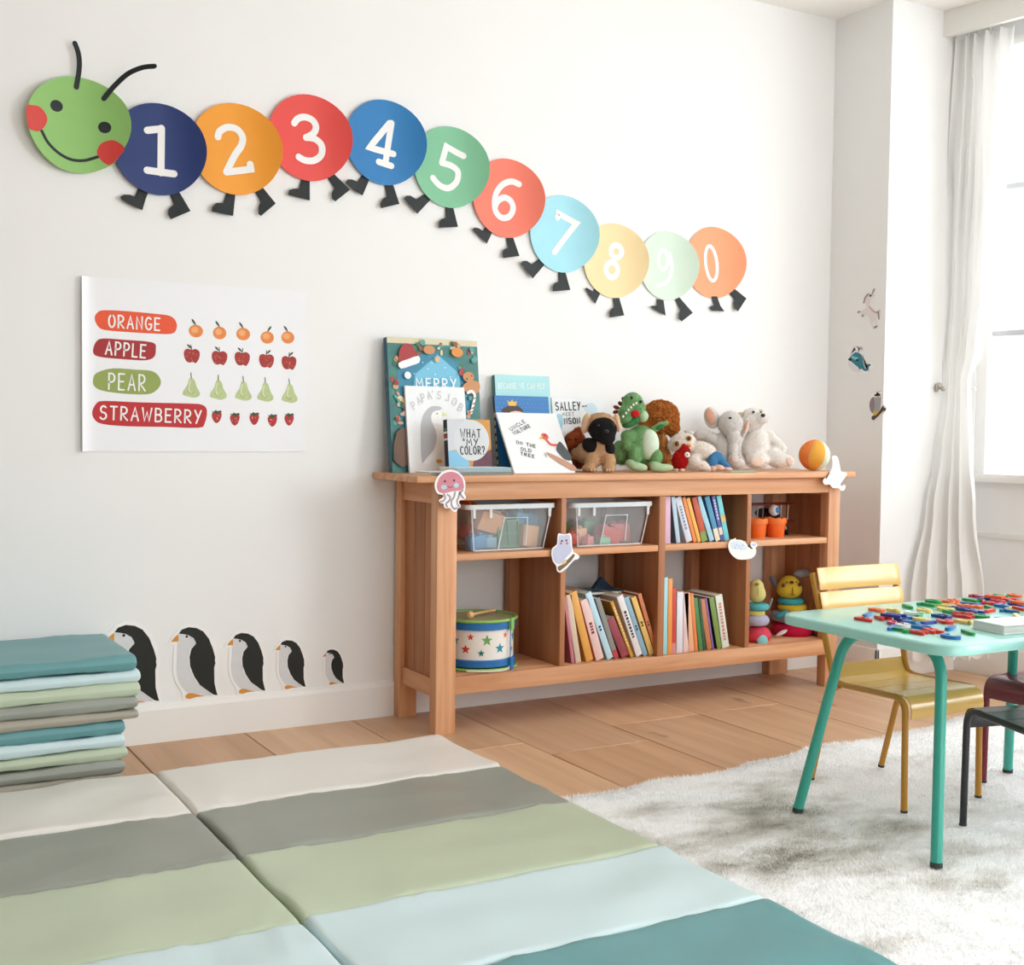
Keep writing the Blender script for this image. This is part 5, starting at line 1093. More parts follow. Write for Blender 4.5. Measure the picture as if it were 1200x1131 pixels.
# ---------------------------------------------------------------- clear storage boxes and the blocks in them
PLAST = clear('clear_plastic', 'e3ecef', .74, .2); PLAST_R = clear('clear_plastic_rim', 'e8eff2', .25, .3); PLAST_E = clear('clear_plastic_edge', 'eef3f5', .35, .3)
def storage_box(label, x0, x1, y0, y1, z0, hh):
    t = thing('storage_box', label, 'storage box', ((x0+x1)/2, (y0+y1)/2, z0), 0, 'clear storage boxes on the upper shelf')
    hx, hy = (x1-x0)/2, (y1-y0)/2; ins = .028
    def ring(z, k, r=.025): return [(x, y, z) for x, y in rrect(hx-k, hy-k*.8, r, 5)]
    n = len(ring(0, 0))
    V = []; Fs = []
    prof = [(0, ins), (hh*.5, ins*.5), (hh, .004)]
    for z, k in prof: V += ring(z+.002, k)
    for a in range(2):
        for i in range(n): Fs.append((a*n+i, a*n+(i+1) % n, (a+1)*n+(i+1) % n, (a+1)*n+i))
    Fs.append(tuple(reversed(range(n))))
    MB().add(V, Fs).build('body', PLAST, t, angle=60)
    rim = MB(); V = []; Fs = []
    for z, k in ((hh-.014, .003), (hh-.014, -.009), (hh+.003, -.009), (hh+.003, .004)): V += ring(z, k)
    for a in range(4):
        for i in range(n): Fs.append((a*n+i, a*n+(i+1) % n, ((a+1) % 4)*n+(i+1) % n, ((a+1) % 4)*n+i))
    rim.add(V, Fs).build('rim', PLAST_R, t, angle=50)
    e = MB()
    for sx in (-1, 1):   # moulded ribs down the corners
        e.tube([(sx*(hx-.012), -hy-.004+.002, hh-.014), (sx*(hx-ins-.006), -hy+ins*.8-.004, .004)], .0028, 6)
    e.tube([(-(hx-ins-.01), -hy+ins*.8-.003, .005), (hx-ins-.01, -hy+ins*.8-.003, .005)], .003, 6)
    for sx in (-.88, -.5, .88):
        e.box(sx*hx-.005, sx*hx+.005, -hy-.008, -hy-.003, hh-.045, hh-.010)
    e.build('ribs', PLAST_E, t)
    fr = MB()   # raised frame of the label panel
    def P(u, z): return (u, -hy-.003+(1-z/hh)*ins*.8+.001, z)
    fr.tube([P(-.045, .003), P(-.030, hh*.72), P(.068, hh*.72), P(.068, .02)], .0035, 6)
    fr.build('label_frame', PLAST_E, t)
    return t
storage_box('clear plastic box of blocks in the far left upper compartment, fuller of the two', 2.030, 2.385, -.338, -.08, .633, .168)
storage_box('clear plastic box with a few red blocks in the second upper compartment', 2.470, 2.828, -.338, -.08, .633, .165)
def block(label, x, y, z, rx, ry, rz, sx, sy, sz, col, studs=0, group='building blocks in the clear boxes'):
    M = Matrix.Translation((x, y, z)) @ Matrix.Rotation(rz, 4, 'Z') @ Matrix.Rotation(ry, 4, 'Y') @ Matrix.Rotation(rx, 4, 'X')
    t = thing('toy_block', label, 'toy block', group=group, M=M)
    m = mat(col, .4)
    MB().box(-sx/2, sx/2, -sy/2, sy/2, 0, sz).build('body', m, t, bevel=min(sx, sy, sz)*.08)
    if studs:
        nx_, ny_ = studs
        for i in range(nx_):
            for j in range(ny_):
                p, q = (i+.5)/nx_*sx-sx/2, (j+.5)/ny_*sy-sy/2; rr_ = min(sx/nx_, sy/ny_)*.3
                MB().lathe([(rr_, sz-.001), (rr_, sz+.006), (rr_*.85, sz+.008), (0, sz+.008)], (p, q, 0), 10).build('stud', m, t)
    return t
zb = .637
block('skin-coloured big block at the upper left of the fuller clear box', 2.145, -.235, zb+.07, .3, .25, .2, .11, .07, .075, 'e8a878', (2, 1))
block('red block low at the left side of the fuller clear box', 2.085, -.225, zb+.028, 0, .5, .3, .06, .06, .06, 'c4453c', (1, 1))
block('blue block lying tilted at the left bottom of the fuller clear box', 2.10, -.268, zb+.004, .1, -.12, .2, .075, .035, .05, '3f8ec2', (2, 1))
block('pale blue block beside the blue one at the box bottom', 2.165, -.245, zb+.003, 0, 0, -.3, .05, .05, .04, '8fc4dc', (1, 1))
block('blue block with studs at the upper right of the fuller clear box', 2.315, -.22, zb+.085, .2, .2, .1, .10, .06, .045, '5aa6d6', (2, 1))
block('tan block at the lower right of the fuller clear box', 2.31, -.255, zb+.004, 0, .12, .1, .07, .07, .08, 'e3ac7a')
block('flame orange block poking above the rim of the fuller clear box', 2.13, -.13, zb+.125, .4, .3, .4, .07, .05, .04, 'ec7a22', (2, 1))
block('dark red block at the back of the fuller clear box', 2.235, -.14, zb+.07, 0, 0, .1, .10, .07, .06, 'a8383a', (2, 1))
t = thing('toy_window', 'green toy window frame with four panes standing in the fuller clear box', 'toy window', M=Matrix.Translation((2.235, -.268, zb+.003)) @ Matrix.Rotation(-.1, 4, 'X'))
gm = mat('3f8a4c', .4); mb = MB()
mb.box(-.046, .046, -.008, .008, 0, .007).box(-.046, .046, -.008, .008, .095, .102).box(-.046, -.039, -.008, .008, .007, .095).box(.039, .046, -.008, .008, .007, .095).box(-.003, .003, -.006, .006, .007, .095).box(-.039, .039, -.006, .006, .048, .054)
mb.build('frame', gm, t)
for sx in (-.039, .003):
    for sz in (.007, .054): MB().box(sx, sx+.036, -.002, .002, sz, sz+.041).build('pane', mat('2c6a44', .3), t)
block('red block at the left bottom of the emptier clear box', 2.510, -.262, zb+.003, 0, 0, .2, .05, .04, .045, 'c8392f', (1, 1))
block('peach block beside the red one in the emptier clear box', 2.558, -.240, zb+.003, 0, 0, .1, .045, .05, .060, 'f0b98a', (1, 1))
block('pink block at the bottom of the emptier clear box', 2.572, -.285, zb+.003, 0, 0, .3, .036, .03, .03, 'e2868c', (1, 1))
block('large red block tilted behind the label frame of the emptier clear box', 2.68, -.245, zb+.004, .0, .22, .1, .09, .06, .06, 'd23a30', (2, 1))
block('mint green block in front of the large red one', 2.640, -.285, zb+.003, 0, 0, .1, .05, .03, .024, '7cc4a4', (1, 1))
block('long pale red block at the right of the emptier clear box', 2.755, -.215, zb+.003, 0, 0, -.05, .09, .05, .07, 'd8605c', (2, 1))
block('green block at the back left of the emptier clear box', 2.535, -.15, zb+.003, 0, .2, .3, .07, .05, .07, '4c8a54', (2, 1))
block('light green block standing at the back of the emptier clear box', 2.65, -.15, zb+.003, 0, 0, .2, .06, .05, .08, '86b48c', (1, 1))

# ---------------------------------------------------------------- toy drum and its stick
DX, DY, DR, DZ = 2.150, -.20, .136, .2
t = thing('toy_drum', 'white toy drum with coloured stars and blue rims in the lower left compartment', 'toy drum', (DX, DY, DZ), 0)
BLU = mat('2470b4', .25); GRN = mat('8cc060', .3)
MB().lathe([(DR-.006, .03), (DR-.006, .165)], seg=48).build('shell', mat('f0ebe4', .35), t)
MB().lathe([(DR-.006, .014), (DR+.002, .016), (DR+.002, .040), (DR-.005, .042)], seg=48).lathe([(DR-.006, .148), (DR+.002, .150), (DR+.002, .176), (DR-.005, .178)], seg=48).build('blue_band', BLU, t)
for z in (.006, .182):
    MB().lathe([(DR+.004+.006*math.cos(a), z+.006*math.sin(a)) for a in [2*PI*k/10 for k in range(11)]], seg=48, caps=False).build('green_hoop', GRN, t)
MB().lathe([(0, .003), (DR, .004), (DR, .007)], seg=48).build('drumhead', mat('a9a77c', .55), t)
MB().prism(Frame((0, 0, 0), (1, 0, 0), (0, 1, 0)), ell(0, 0, DR, DR, 48), .176, .1812).build('drumhead', mat('a9a77c', .55), t)
def star(a, z, r, col):
    F = Frame((0, 0, 0), (1, 0, 0), (0, 0, 1)); pts = []
    for k in range(10):
        q = PI/2+2*PI*k/10; rad_ = r if k % 2 == 0 else r*.42; pts.append((rad_*math.cos(q), rad_*math.sin(q)))
    R_ = DR-.0052; C_ = lambda x, zz: ((R_)*math.cos(a+x/R_), R_*math.sin(a+x/R_), z+zz)
    MB().add([C_(0, 0)]+[C_(x, zz) for x, zz in pts], [(0, 1+i, 1+(i+1) % 10) for i in range(10)]).build('star', mat(col, .4), t)
for a, z, r_, c_ in ((-2.28, .125, .014, 'cf4a30'), (-2.42, .080, .018, 'c8402c'), (-1.82, .113, .022, '6aa458'), (-1.98, .067, .014, '1f7a72'), (-1.42, .082, .021, '2090a8'), (-1.22, .128, .013, 'e07038'), (-.75, .118, .020, '1f88a4'), (-.85, .072, .013, '84ac6c'), (-.48, .092, .020, 'b4483c'), (-2.75, .11, .018, '2090a8')):
    star(a, z, r_, c_)
b = MB(); aa = -1.08
for z0_, z1_, m_ in ((.0, .046, BLU), (.146, .19, GRN)):
    b.use(m_).box((DR+.001), DR+.014, -.010, .010, z0_, z1_, Matrix.Rotation(aa, 4, 'Z'))
b.use(mat('d8d8d6', .2, metal=1)).tube([Matrix.Rotation(aa, 4, 'Z') @ Vector((DR+.004, 0, .03)), Matrix.Rotation(aa, 4, 'Z') @ Vector((DR+.004, 0, .16))], .002, 8)
b.build('tension_bracket', None, t, bevel=.002)
MB().tube(smooth([(-.12, -.135, .012), (-.06, -.150, .008), (.0, -.150, .004), (.045, -.140, .006), (.062, -.125, .016)], 6, False), .003, 6).build('cord', mat('e4d8c8', .7), t)
t = thing('drumstick', 'wooden drumstick lying on the toy drum', 'drumstick', (DX, DY, DZ+.188), 0, world=False)
pr = [(.0, 0), (.010, .003), (.014, .012), (.0135, .022), (.008, .030), (.0055, .040), (.0052, .15), (.006, .17), (.0, .172)]
MB().lathe(pr, seg=14, M=Matrix.Translation((-.075, -.055, .010)) @ Matrix.Rotation(PI/2, 4, 'Y') @ Matrix.Rotation(-.45, 4, 'X')).build('stick', wood('beech', 'c99a68', 'dbb07e', 'e6c294', 0, .45), t)

# ---------------------------------------------------------------- orange pots and the toy plane
OR = mat('ee6a1e', .42); OR2 = mat('f2813a', .45)
def pot(label, x, y, s):
    t = thing('toy_pot', label, 'toy pot', (x, y, .633), 0, 'orange toy pots on the upper right shelf')
    MB().lathe([(0, 0), (.036*s, 0), (.038*s, .003), (.0445*s, .066*s), (.0445*s, .070*s), (.040*s, .068*s), (.035*s, .006), (0, .006)], seg=32).build('body', OR, t)
    V = []; Fs = []; n = 48
    for k in range(n):
        a = 2*PI*k/n; dz = .0045*abs(math.sin(a*5.5)) 
        for r_, z in ((.0455*s, .060*s), (.0495*s, .066*s), (.0500*s, (.084+dz)*s), (.0460*s, (.084+dz)*s), (.0445*s, .066*s)): V.append((r_*math.cos(a), r_*math.sin(a), z))
    for k in range(n):
        for q in range(5): Fs.append((k*5+q, ((k+1) % n)*5+q, ((k+1) % n)*5+(q+1) % 5, k*5+(q+1) % 5))
    MB().add(V, Fs).build('scalloped_rim', OR2, t)
    MB().lathe([(0, .072*s), (.030*s, .074*s), (.041*s, .070*s)], seg=20, wob=lambda a, z: 1+.05*math.sin(a*7)).build('white_filling', mat('e6e2da', .7), t)
    return t
pot('orange toy pot with a scalloped rim, half hidden by the divider', 3.4334, -.25, .93)
pot('orange toy pot with a scalloped rim, nearer the toy plane', 3.5361, -.25, .93)
t = thing('toy_plane', 'dark red toy biplane with a white nose behind the orange pots', 'toy plane', (3.60, -.15, .633), 0)
DRED = mat('7a1f22', .4); WHT = mat('ececea', .35)
MB().box(-.125, .10, -.035, .035, .055, .062).build('lower_wing', DRED, t, bevel=.003)
MB().box(-.135, .10, -.035, .035, .128, .135).build('upper_wing', DRED, t, bevel=.003)
MB().ellip((-.03, -.01, .09), (.03, .075, .026)).build('fuselage', mat('3a2a2c', .4), t)
for x in (-.10, -.07, .03, .07): MB().tube([(x, -.025, .06), (x+.004, -.025, .131)], .0025, 8).build('strut', mat('c9c4c0', .3), t)
ns = MB().ellip((-.055, -.08, .110), (.024, .022, .024)).build('nose', WHT, t)
MB().ellip((-.052, -.0985, .112), (.013, .006, .013)).build('blue_hub', mat('2a80c4', .3), ns)
for x in (-.05, .02):
    MB().tube(bent([(x, -.04, .056), (x+.015, -.055, .035), (x+.02, -.055, .012)], .01), .0028, 8).build('undercarriage', mat('a8a6a4', .3, metal=.8), t)
    MB().lathe([(0, -.004), (.012, -.004), (.012, .004), (0, .004)], (x+.02, -.055, .012), 16, Matrix.Rotation(PI/2, 4, 'Y')).build('wheel', mat('222222', .6), t)

# ---------------------------------------------------------------- magnetic letters on the table
LC = {'red': 'd8352c', 'blue': '1f6fb4', 'navy': '26348f', 'green': '1f9a4e', 'yellow': 'e6cf7c', 'orange': 'ee6a34', 'pink': 'c2385e', 'white': 'eeeeec'}
LT = [ # colour, character, place on the table
[('blue', 'I', 2.5316, -1.7466), ('red', 'F', 2.4667, -1.8044), ('orange', 'S', 2.6234, -1.6925), ('yellow', 'Y', 2.6633, -1.7262), ('green', 'I', 2.7599, -1.6805), ('green', 'T', 2.8393, -1.6817), ('green', 'O', 2.8641, -1.6821), ('yellow', 'O', 2.7434, -1.7566), ('blue', 'L', 2.6102, -1.8261), ('green', 'I', 2.658, -1.8179), ('red', 'H', 2.5264, -1.8083), ('navy', 'N', 2.5446, -1.8266), ('navy', 'V', 2.5431, -1.8665), ('pink', 'C', 2.4847, -1.8874), ('blue', 'I', 2.422, -1.9375), ('green', 'J', 2.4108, -1.9776), ('red', 'A', 2.4233, -2.0149), ('blue', 'X', 2.5382, -1.9038), ('navy', 'I', 2.5748, -1.9214), ('blue', 'W', 2.5009, -1.9566), ('red', 'R', 2.4806, -2.0209), ('white', 'C', 2.6727, -1.782), ('yellow', 'S', 2.6002, -1.8735), ('white', 'O', 2.4798, -1.9211), ('orange', 'E', 2.9489, -1.6569), ('orange', 'P', 2.983, -1.6646), ('yellow', 'D', 2.8783, -1.7205), ('orange', 'F', 2.9222, -1.7253), ('yellow', 'G', 2.8166, -1.7686), ('pink', 'T', 3.1267, -1.626), ('green', 'L', 3.0462, -1.6691), ('navy', 'I', 3.1022, -1.6698), ('orange', 'K', 3.124, -1.6884), ('red', 'M', 3.1598, -1.7136), ('blue', 'L', 2.9779, -1.7195), ('red', 'Z', 3.0455, -1.7136), ('red', 'E', 3.04, -1.7485), ('orange', 'S', 2.9379, -1.7642), ('green', 'I', 2.9642, -1.7999), ('blue', 'P', 3.0288, -1.8023), ('blue', 'J', 3.0775, -1.7983), ('red', 'I', 2.9109, -1.8432), ('navy', 'H', 2.8642, -1.7758), ('navy', 'K', 2.8598, -1.8339), ('red', 'B', 2.7929, -1.8534), ('red', 'A', 2.7514, -1.8835), ('green', 'R', 2.7935, -1.8173), ('green', 'O', 2.7987, -1.906), ('yellow', 'D', 2.6818, -1.9527), ('blue', 'I', 2.7947, -1.9663), ('navy', 'B', 2.7006, -1.8593), ('red', 'U', 2.6335, -1.927), ('blue', 'I', 2.5574, -2.0088), ('green', 'I', 2.5435, -2.0753), ('blue', 'C', 2.4506, -2.0983), ('blue', 'T', 2.9548, -1.8788), ('yellow', 'V', 3.0058, -1.8579), ('red', 'L', 2.984, -1.8927), ('yellow', 'I', 2.8957, -1.945), ('green', 'N', 3.1976, -1.6449), ('orange', 'C', 3.2554, -1.654), ('pink', 'S', 3.099, -1.7188), ('orange', 'U', 3.0849, -1.8097), ('blue', 'F', 3.1393, -1.7624)]
][0]
LAB = {'red': 'red plastic magnetic letter lying on the turquoise table', 'blue': 'blue plastic magnetic letter lying on the turquoise table', 'navy': 'dark navy plastic magnetic letter lying on the turquoise table', 'green': 'green plastic magnetic letter lying on the turquoise table',
       'yellow': 'pale yellow plastic magnetic letter lying on the turquoise table', 'orange': 'orange plastic magnetic letter lying on the turquoise table', 'pink': 'crimson pink plastic magnetic letter lying on the turquoise table', 'white': 'white plastic magnetic letter lying on the turquoise table'}
ORD = 'first second third fourth fifth sixth seventh eighth ninth tenth eleventh twelfth thirteenth fourteenth fifteenth'.split()
r = random.Random(21); placed = []
for i, (c, ch, x, y) in enumerate(LT):
    hgt = .045; w_ = .0105
    a = r.uniform(-.5, .5)+(0 if ch != 'I' else r.uniform(-1.2, -.6))
    if ch == 'I': hgt = .048; w_ = .0135
    z = .5725
    for (qx, qy, qz) in placed:
        if math.hypot(qx-x, qy-y) < .034: z = max(z, qz+.0085)
    z = min(z, .5725+.0172)
    placed.append((x, y, z))
    F = Frame((0, 0, 0), (1, 0, 0), (0, 1, 0)); mb = MB(); gw, st = GL[ch]
    for k, s_ in enumerate(st): mb.stroke(F, [((p-gw/2)*hgt*1.15, (q-.5)*hgt) for p, q in s_], w_, .0001*k, True, .0078-.0001*k)
    o = mb.build('letter_magnet', mat(LC[c], .35), None, angle=50)
    o.matrix_world = Matrix.Translation((x, y, z)) @ Matrix.Rotation(a, 4, 'Z')
    rank = sorted(math.atan2(q[2], q[3]+4.187) for q in LT if q[0] == c).index(math.atan2(x, y+4.187))
    tag(o, LAB[c].replace('plastic magnetic letter lying on the turquoise table', 'letter magnet on the turquoise table, '+ORD[rank]+' from left of its colour'), 'letter magnet', 'magnetic letters on the table')
t = thing('sketch_pad', 'thick white sketch pad lying on the turquoise table', 'notepad', (2.70, -2.085, .5725), -.12)
MB().box(-.082, .10, -.053, .053, .003, .021).build('pages', mat('ecebe8', .7, noise=.05, nscale=300), t, bevel=.001)
MB().box(-.084, .102, -.055, .055, .021, .0235).box(-.084, .102, -.055, .055, 0, .003).build('cover', mat('f4f4f2', .45), t, bevel=.0008)

# ---------------------------------------------------------------- soft toys
VR = math.radians(-29.8)      # they sit turned a little towards the room's left
def plush_mat(col, noise_=.12):
    return mat(col, .9, .15, noise=noise_, nscale=60, bump=.5, bscale=420, key='plush')
def ell_m(E): return Matrix.Rotation(-E[6], 4, 'Y')
def fur(src, m, n, ln=.0075):
    r = random.Random(n); P = src.data.polygons; V = []; Fs = []; acc = []; tot = 0
    for p in P: tot += p.area; acc.append(tot)
    import bisect
    for k in range(n):
        p = P[bisect.bisect(acc, r.random()*tot) % len(P)]; c = p.center; nn = p.normal
        u = nn.orthogonal().normalized(); w = nn.cross(u); a = r.random()*6.283; d = u*math.cos(a)+w*math.sin(a); e = nn.cross(d)
        j = c+d*r.uniform(-.003, .003)+e*r.uniform(-.003, .003)-nn*.0008
        b = len(V); V += [j-e*.0011, j+e*.0011, j+nn*ln*r.uniform(.5, 1.1)+d*ln*r.uniform(.2, .9)+Vector((0, 0, -ln*.3))]; Fs.append((b, b+1, b+2))
    o = MB().add(V, Fs).build('fur', m, src, soft=False); o['kind'] = 'stuff'; return o
def soft(name, blobs, m, parent, voxel=.006, it=6, label=None, fuzz=0):
    """several stuffed volumes sewn into one skin"""
    mb = MB()
    for E in blobs: mb.ellip((E[0], E[1], E[2]), (E[3], E[4], E[5]), ell_m(E), 18, 12)
    o = mb.build(name, m, None)
    if len(blobs) > 1:
        q = o.modifiers.new('skin', 'REMESH'); q.mode = 'VOXEL'; q.voxel_size = voxel; q.use_smooth_shade = True
        w = o.modifiers.new('relax', 'SMOOTH'); w.iterations = it; w.factor = .5
        dg = bpy.context.evaluated_depsgraph_get(); me = bpy.data.meshes.new_from_object(o.evaluated_get(dg))
        old = o.data; o.modifiers.clear(); o.data = me; bpy.data.meshes.remove(old)
        if not me.materials: me.materials.append(m)
    o.data.polygons.foreach_set('use_smooth', [True]*len(o.data.polygons))
    o.parent = parent
    if label: o['label'] = label
    if fuzz: fur(o, m, fuzz)
    return o
def dots(name, blobs, m, parent):
    out = []
    for E in blobs: out.append(MB().ellip((E[0], E[1], E[2]), (E[3], E[4], E[5]), ell_m(E), 12, 8).build(name, m, parent))
    return out
GLOSS = mat('101010', .15); PGROUP = 'soft toys on the bookcase'
def toy(label, cat_, loc, name='plush_toy'): return thing(name, label, cat_, loc, VR, PGROUP)

# pug
t = toy('tan plush pug with a black face sitting beside the white books', 'soft toy', (2.6627, -0.2, 0.91), 'plush_dog')
TAN = plush_mat('c9a27c'); BLKP = plush_mat('1c1a1b', .3)
soft('body', [(0.0122, -0.0, 0.0928, 0.053, 0.0485, 0.053, 0.0), (-0.0187, -0.0265, 0.0465, 0.0309, 0.0265, 0.0397, 0.0), (-0.032, -0.0485, 0.0169, 0.0274, 0.0309, 0.015, 0.0), (0.0453, -0.0265, 0.0442, 0.0274, 0.0265, 0.0375, 0.0), (0.043, -0.0463, 0.0169, 0.0265, 0.0309, 0.015, 0.0), (-0.0496, 0.0088, 0.0751, 0.0309, 0.0353, 0.0397, 0.0), (-0.0805, 0.0265, 0.0707, 0.0177, 0.0265, 0.0221, 0.0)], TAN, t, fuzz=3500)
hd = soft('head', [(0.0166, -0.0132, 0.1811, 0.0596, 0.0485, 0.0485, 0.0), (0.0077, -0.0088, 0.2053, 0.0441, 0.0353, 0.0243, 0.0)], TAN, t, fuzz=2500)
soft('face_mask', [(0.0188, -0.0406, 0.1656, 0.0565, 0.0362, 0.0494, 0.0), (0.0342, -0.053, 0.1347, 0.0344, 0.0309, 0.0291, 0.0)], BLKP, hd)
soft('chest_patch', [(-0.0276, -0.0344, 0.1038, 0.0362, 0.0159, 0.03, -0.6109), (0.0453, -0.0344, 0.095, 0.0247, 0.0159, 0.0291, 0.3491)], BLKP, t)
for e in [[(-0.043, -0.0177, 0.1943, 0.0185, 0.0177, 0.0375, -0.2094), (-0.0496, -0.0221, 0.1678, 0.0168, 0.0132, 0.0199, 0.0)], [(0.0761, -0.0132, 0.1965, 0.0132, 0.0177, 0.0353, 0.1745), (0.0819, -0.0177, 0.1722, 0.0115, 0.0132, 0.0199, 0.0)]]: soft('ear', e, plush_mat('d8b593'), hd)
dots('eye', [(-0.0011, -0.0741, 0.1811, 0.0066, 0.0035, 0.0066, 0.0), (0.0563, -0.0706, 0.1833, 0.0066, 0.0035, 0.0066, 0.0)], GLOSS, hd); dots('nose', [(0.0298, -0.0838, 0.159, 0.0106, 0.0062, 0.0071, 0.0)], mat('2a2426', .3), hd)
dots('toe', [(-0.0254, -0.0759, 0.0112, 0.0057, 0.0062, 0.0071, 0.0), (-0.0143, -0.0759, 0.0112, 0.0057, 0.0062, 0.0071, 0.0), (-0.0033, -0.0741, 0.0125, 0.0057, 0.0062, 0.0071, 0.0), (0.0342, -0.0741, 0.0112, 0.0057, 0.0062, 0.0071, 0.0), (0.0453, -0.0741, 0.0112, 0.0057, 0.0062, 0.0071, 0.0), (0.0563, -0.0728, 0.0125, 0.0057, 0.0062, 0.0071, 0.0)], plush_mat('dcb994'), t)
# rust toy behind
t = toy('rust orange plush toy mostly hidden behind the plush pug', 'soft toy', (2.6248, -0.1, 0.91), 'plush_bear')
RU = plush_mat('a8532c')
soft('body', [(0.0011, 0.009, 0.0638, 0.038, 0.0358, 0.0537, 0.0), (-0.0213, -0.0179, 0.028, 0.0224, 0.0269, 0.0179, 0.0), (0.0324, -0.0179, 0.028, 0.0224, 0.0269, 0.0179, 0.0)], RU, t, fuzz=2500); h2 = soft('head', [(0.0011, -0.0, 0.122, 0.0412, 0.0358, 0.0367, 0.0), (0.0123, -0.0, 0.1623, 0.0179, 0.0134, 0.0125, 0.0), (-0.0146, -0.0269, 0.1086, 0.0215, 0.0179, 0.0179, 0.0)], RU, t, fuzz=2500)
dots('eye', [(-0.0235, -0.0394, 0.1265, 0.0045, 0.0036, 0.0045, 0.0), (0.0011, -0.0412, 0.1265, 0.0045, 0.0036, 0.0045, 0.0)], GLOSS, h2)
# dinosaur
t = toy('green plush dinosaur with a pale belly and red mouth sitting upright', 'soft toy', (2.8571, -0.2, 0.91), 'plush_dinosaur')
GR = plush_mat('7ba971'); GRL = plush_mat('b4d0a8'); GRD = plush_mat('3f7a48')
soft('body', [(0.0124, -0.0, 0.1066, 0.0653, 0.0585, 0.0788, 0.0), (-0.0642, 0.0135, 0.0751, 0.0428, 0.0405, 0.0495, 0.0), (-0.0912, 0.027, 0.0706, 0.027, 0.0315, 0.036, 0.0), (-0.0349, -0.027, 0.1359, 0.0383, 0.027, 0.0293, -0.3491), (-0.0462, -0.036, 0.1066, 0.0225, 0.0203, 0.027, 0.0), (-0.0146, -0.0405, 0.0661, 0.0261, 0.027, 0.0473, 0.0), (0.0687, -0.0405, 0.0594, 0.0252, 0.027, 0.0338, 0.0)], GR, t, fuzz=3500)
soft('belly', [(0.0394, -0.0315, 0.1089, 0.0414, 0.0338, 0.0608, 0.0)], plush_mat('d5e3cc'), t)
for e in [[(-0.0056, -0.063, 0.0211, 0.0428, 0.027, 0.018, -0.1396), (-0.0326, -0.0495, 0.0346, 0.0225, 0.0225, 0.018, 0.0)], [(0.0889, -0.0585, 0.0175, 0.0486, 0.027, 0.0171, 0.0698), (0.0619, -0.0495, 0.0301, 0.0225, 0.0225, 0.018, 0.0)]]: soft('foot', e, GRL, t)
soft('arm', [(0.0619, -0.027, 0.1697, 0.0171, 0.0144, 0.0144, 0.0), (0.0822, -0.0315, 0.1832, 0.0248, 0.0144, 0.0144, 0.4363), (0.1069, -0.0338, 0.1944, 0.0126, 0.0108, 0.0108, 0.0)], GR, t); dots('arm_lining', [(0.0822, -0.0441, 0.1778, 0.018, 0.0045, 0.009, 0.4363)], GRD, t)
hd = soft('head', [(-0.0259, -0.018, 0.2687, 0.0414, 0.0405, 0.0441, 0.0), (-0.0462, -0.036, 0.2327, 0.0351, 0.0315, 0.0351, 0.0), (-0.0507, -0.0405, 0.2034, 0.0261, 0.027, 0.0216, 0.0), (-0.0056, -0.027, 0.2462, 0.0315, 0.0315, 0.0338, 0.0)], GR, t, fuzz=2500)
soft('cheek', [(0.0146, -0.0405, 0.2192, 0.0207, 0.0225, 0.0234, 0.0)], GRL, hd)
soft('lower_jaw', [(-0.0394, -0.0428, 0.1899, 0.0324, 0.0248, 0.0171, 0.3491), (-0.0146, -0.045, 0.2057, 0.0203, 0.0203, 0.018, 0.0)], GRD, hd)
dots('mouth', [(-0.0191, -0.0653, 0.2282, 0.0171, 0.0063, 0.0144, 0.0)], plush_mat('c8202a'), hd)
dots('tooth', [(-0.0664, -0.0711, 0.2169, 0.0045, 0.0027, 0.0054, 0.0), (-0.0552, -0.072, 0.2305, 0.0045, 0.0027, 0.0054, 0.0), (-0.0462, -0.0711, 0.2426, 0.0045, 0.0027, 0.0054, 0.0), (-0.0362, -0.0684, 0.253, 0.0045, 0.0027, 0.0054, 0.0), (-0.0259, -0.0653, 0.2633, 0.0045, 0.0027, 0.0054, 0.0), (-0.0155, -0.0621, 0.2696, 0.0045, 0.0027, 0.0054, 0.0)], mat('eef0e6', .7), hd)
dots('eye', [(-0.0326, -0.0549, 0.2912, 0.0059, 0.0036, 0.0059, 0.0), (0.0034, -0.0531, 0.2755, 0.0059, 0.0036, 0.0059, 0.0)], GLOSS, hd)
for k, e in enumerate([(-0.0867, -0.0, 0.253, 0.0135, 0.0072, 0.0081, -0.3491), (-0.0889, -0.0, 0.235, 0.0126, 0.0072, 0.0081, 0.1745), (-0.0606, -0.009, 0.2845, 0.0072, 0.0063, 0.0108, 0.5236), (-0.0732, -0.0045, 0.2687, 0.0081, 0.0063, 0.0099, 0.6981)]): soft('spike', [e], plush_mat('8a3a34'), hd)
# curly brown toy
t = toy('curly ginger brown plush lion behind the green dinosaur', 'soft toy', (3.0563, -0.09, 0.91), 'plush_lion')
CU = plush_mat('b0682e', .35); CUD = plush_mat('c08048', .3)
lion = [(-0.006, -0.0, 0.2176, 0.074, 0.0515, 0.0679, 0.0), (0.0409, -0.0, 0.1802, 0.0281, 0.0328, 0.0374, 0.0), (-0.0528, -0.0, 0.1942, 0.0374, 0.0374, 0.0562, 0.0)]; lion2 = [(-0.013, 0.0047, 0.0866, 0.0421, 0.0374, 0.0702, 0.0), (0.0034, -0.0281, 0.1006, 0.0169, 0.0187, 0.0515, 0.0), (0.0175, -0.0374, 0.0538, 0.0211, 0.0211, 0.0281, 0.3491), (0.0315, -0.0468, 0.0257, 0.0281, 0.0234, 0.0187, 0.0), (-0.0528, -0.0, 0.0351, 0.0421, 0.0328, 0.0281, 0.0)]
hd = soft('head', lion, CU, t); bo = soft('body', lion2, CUD, t)
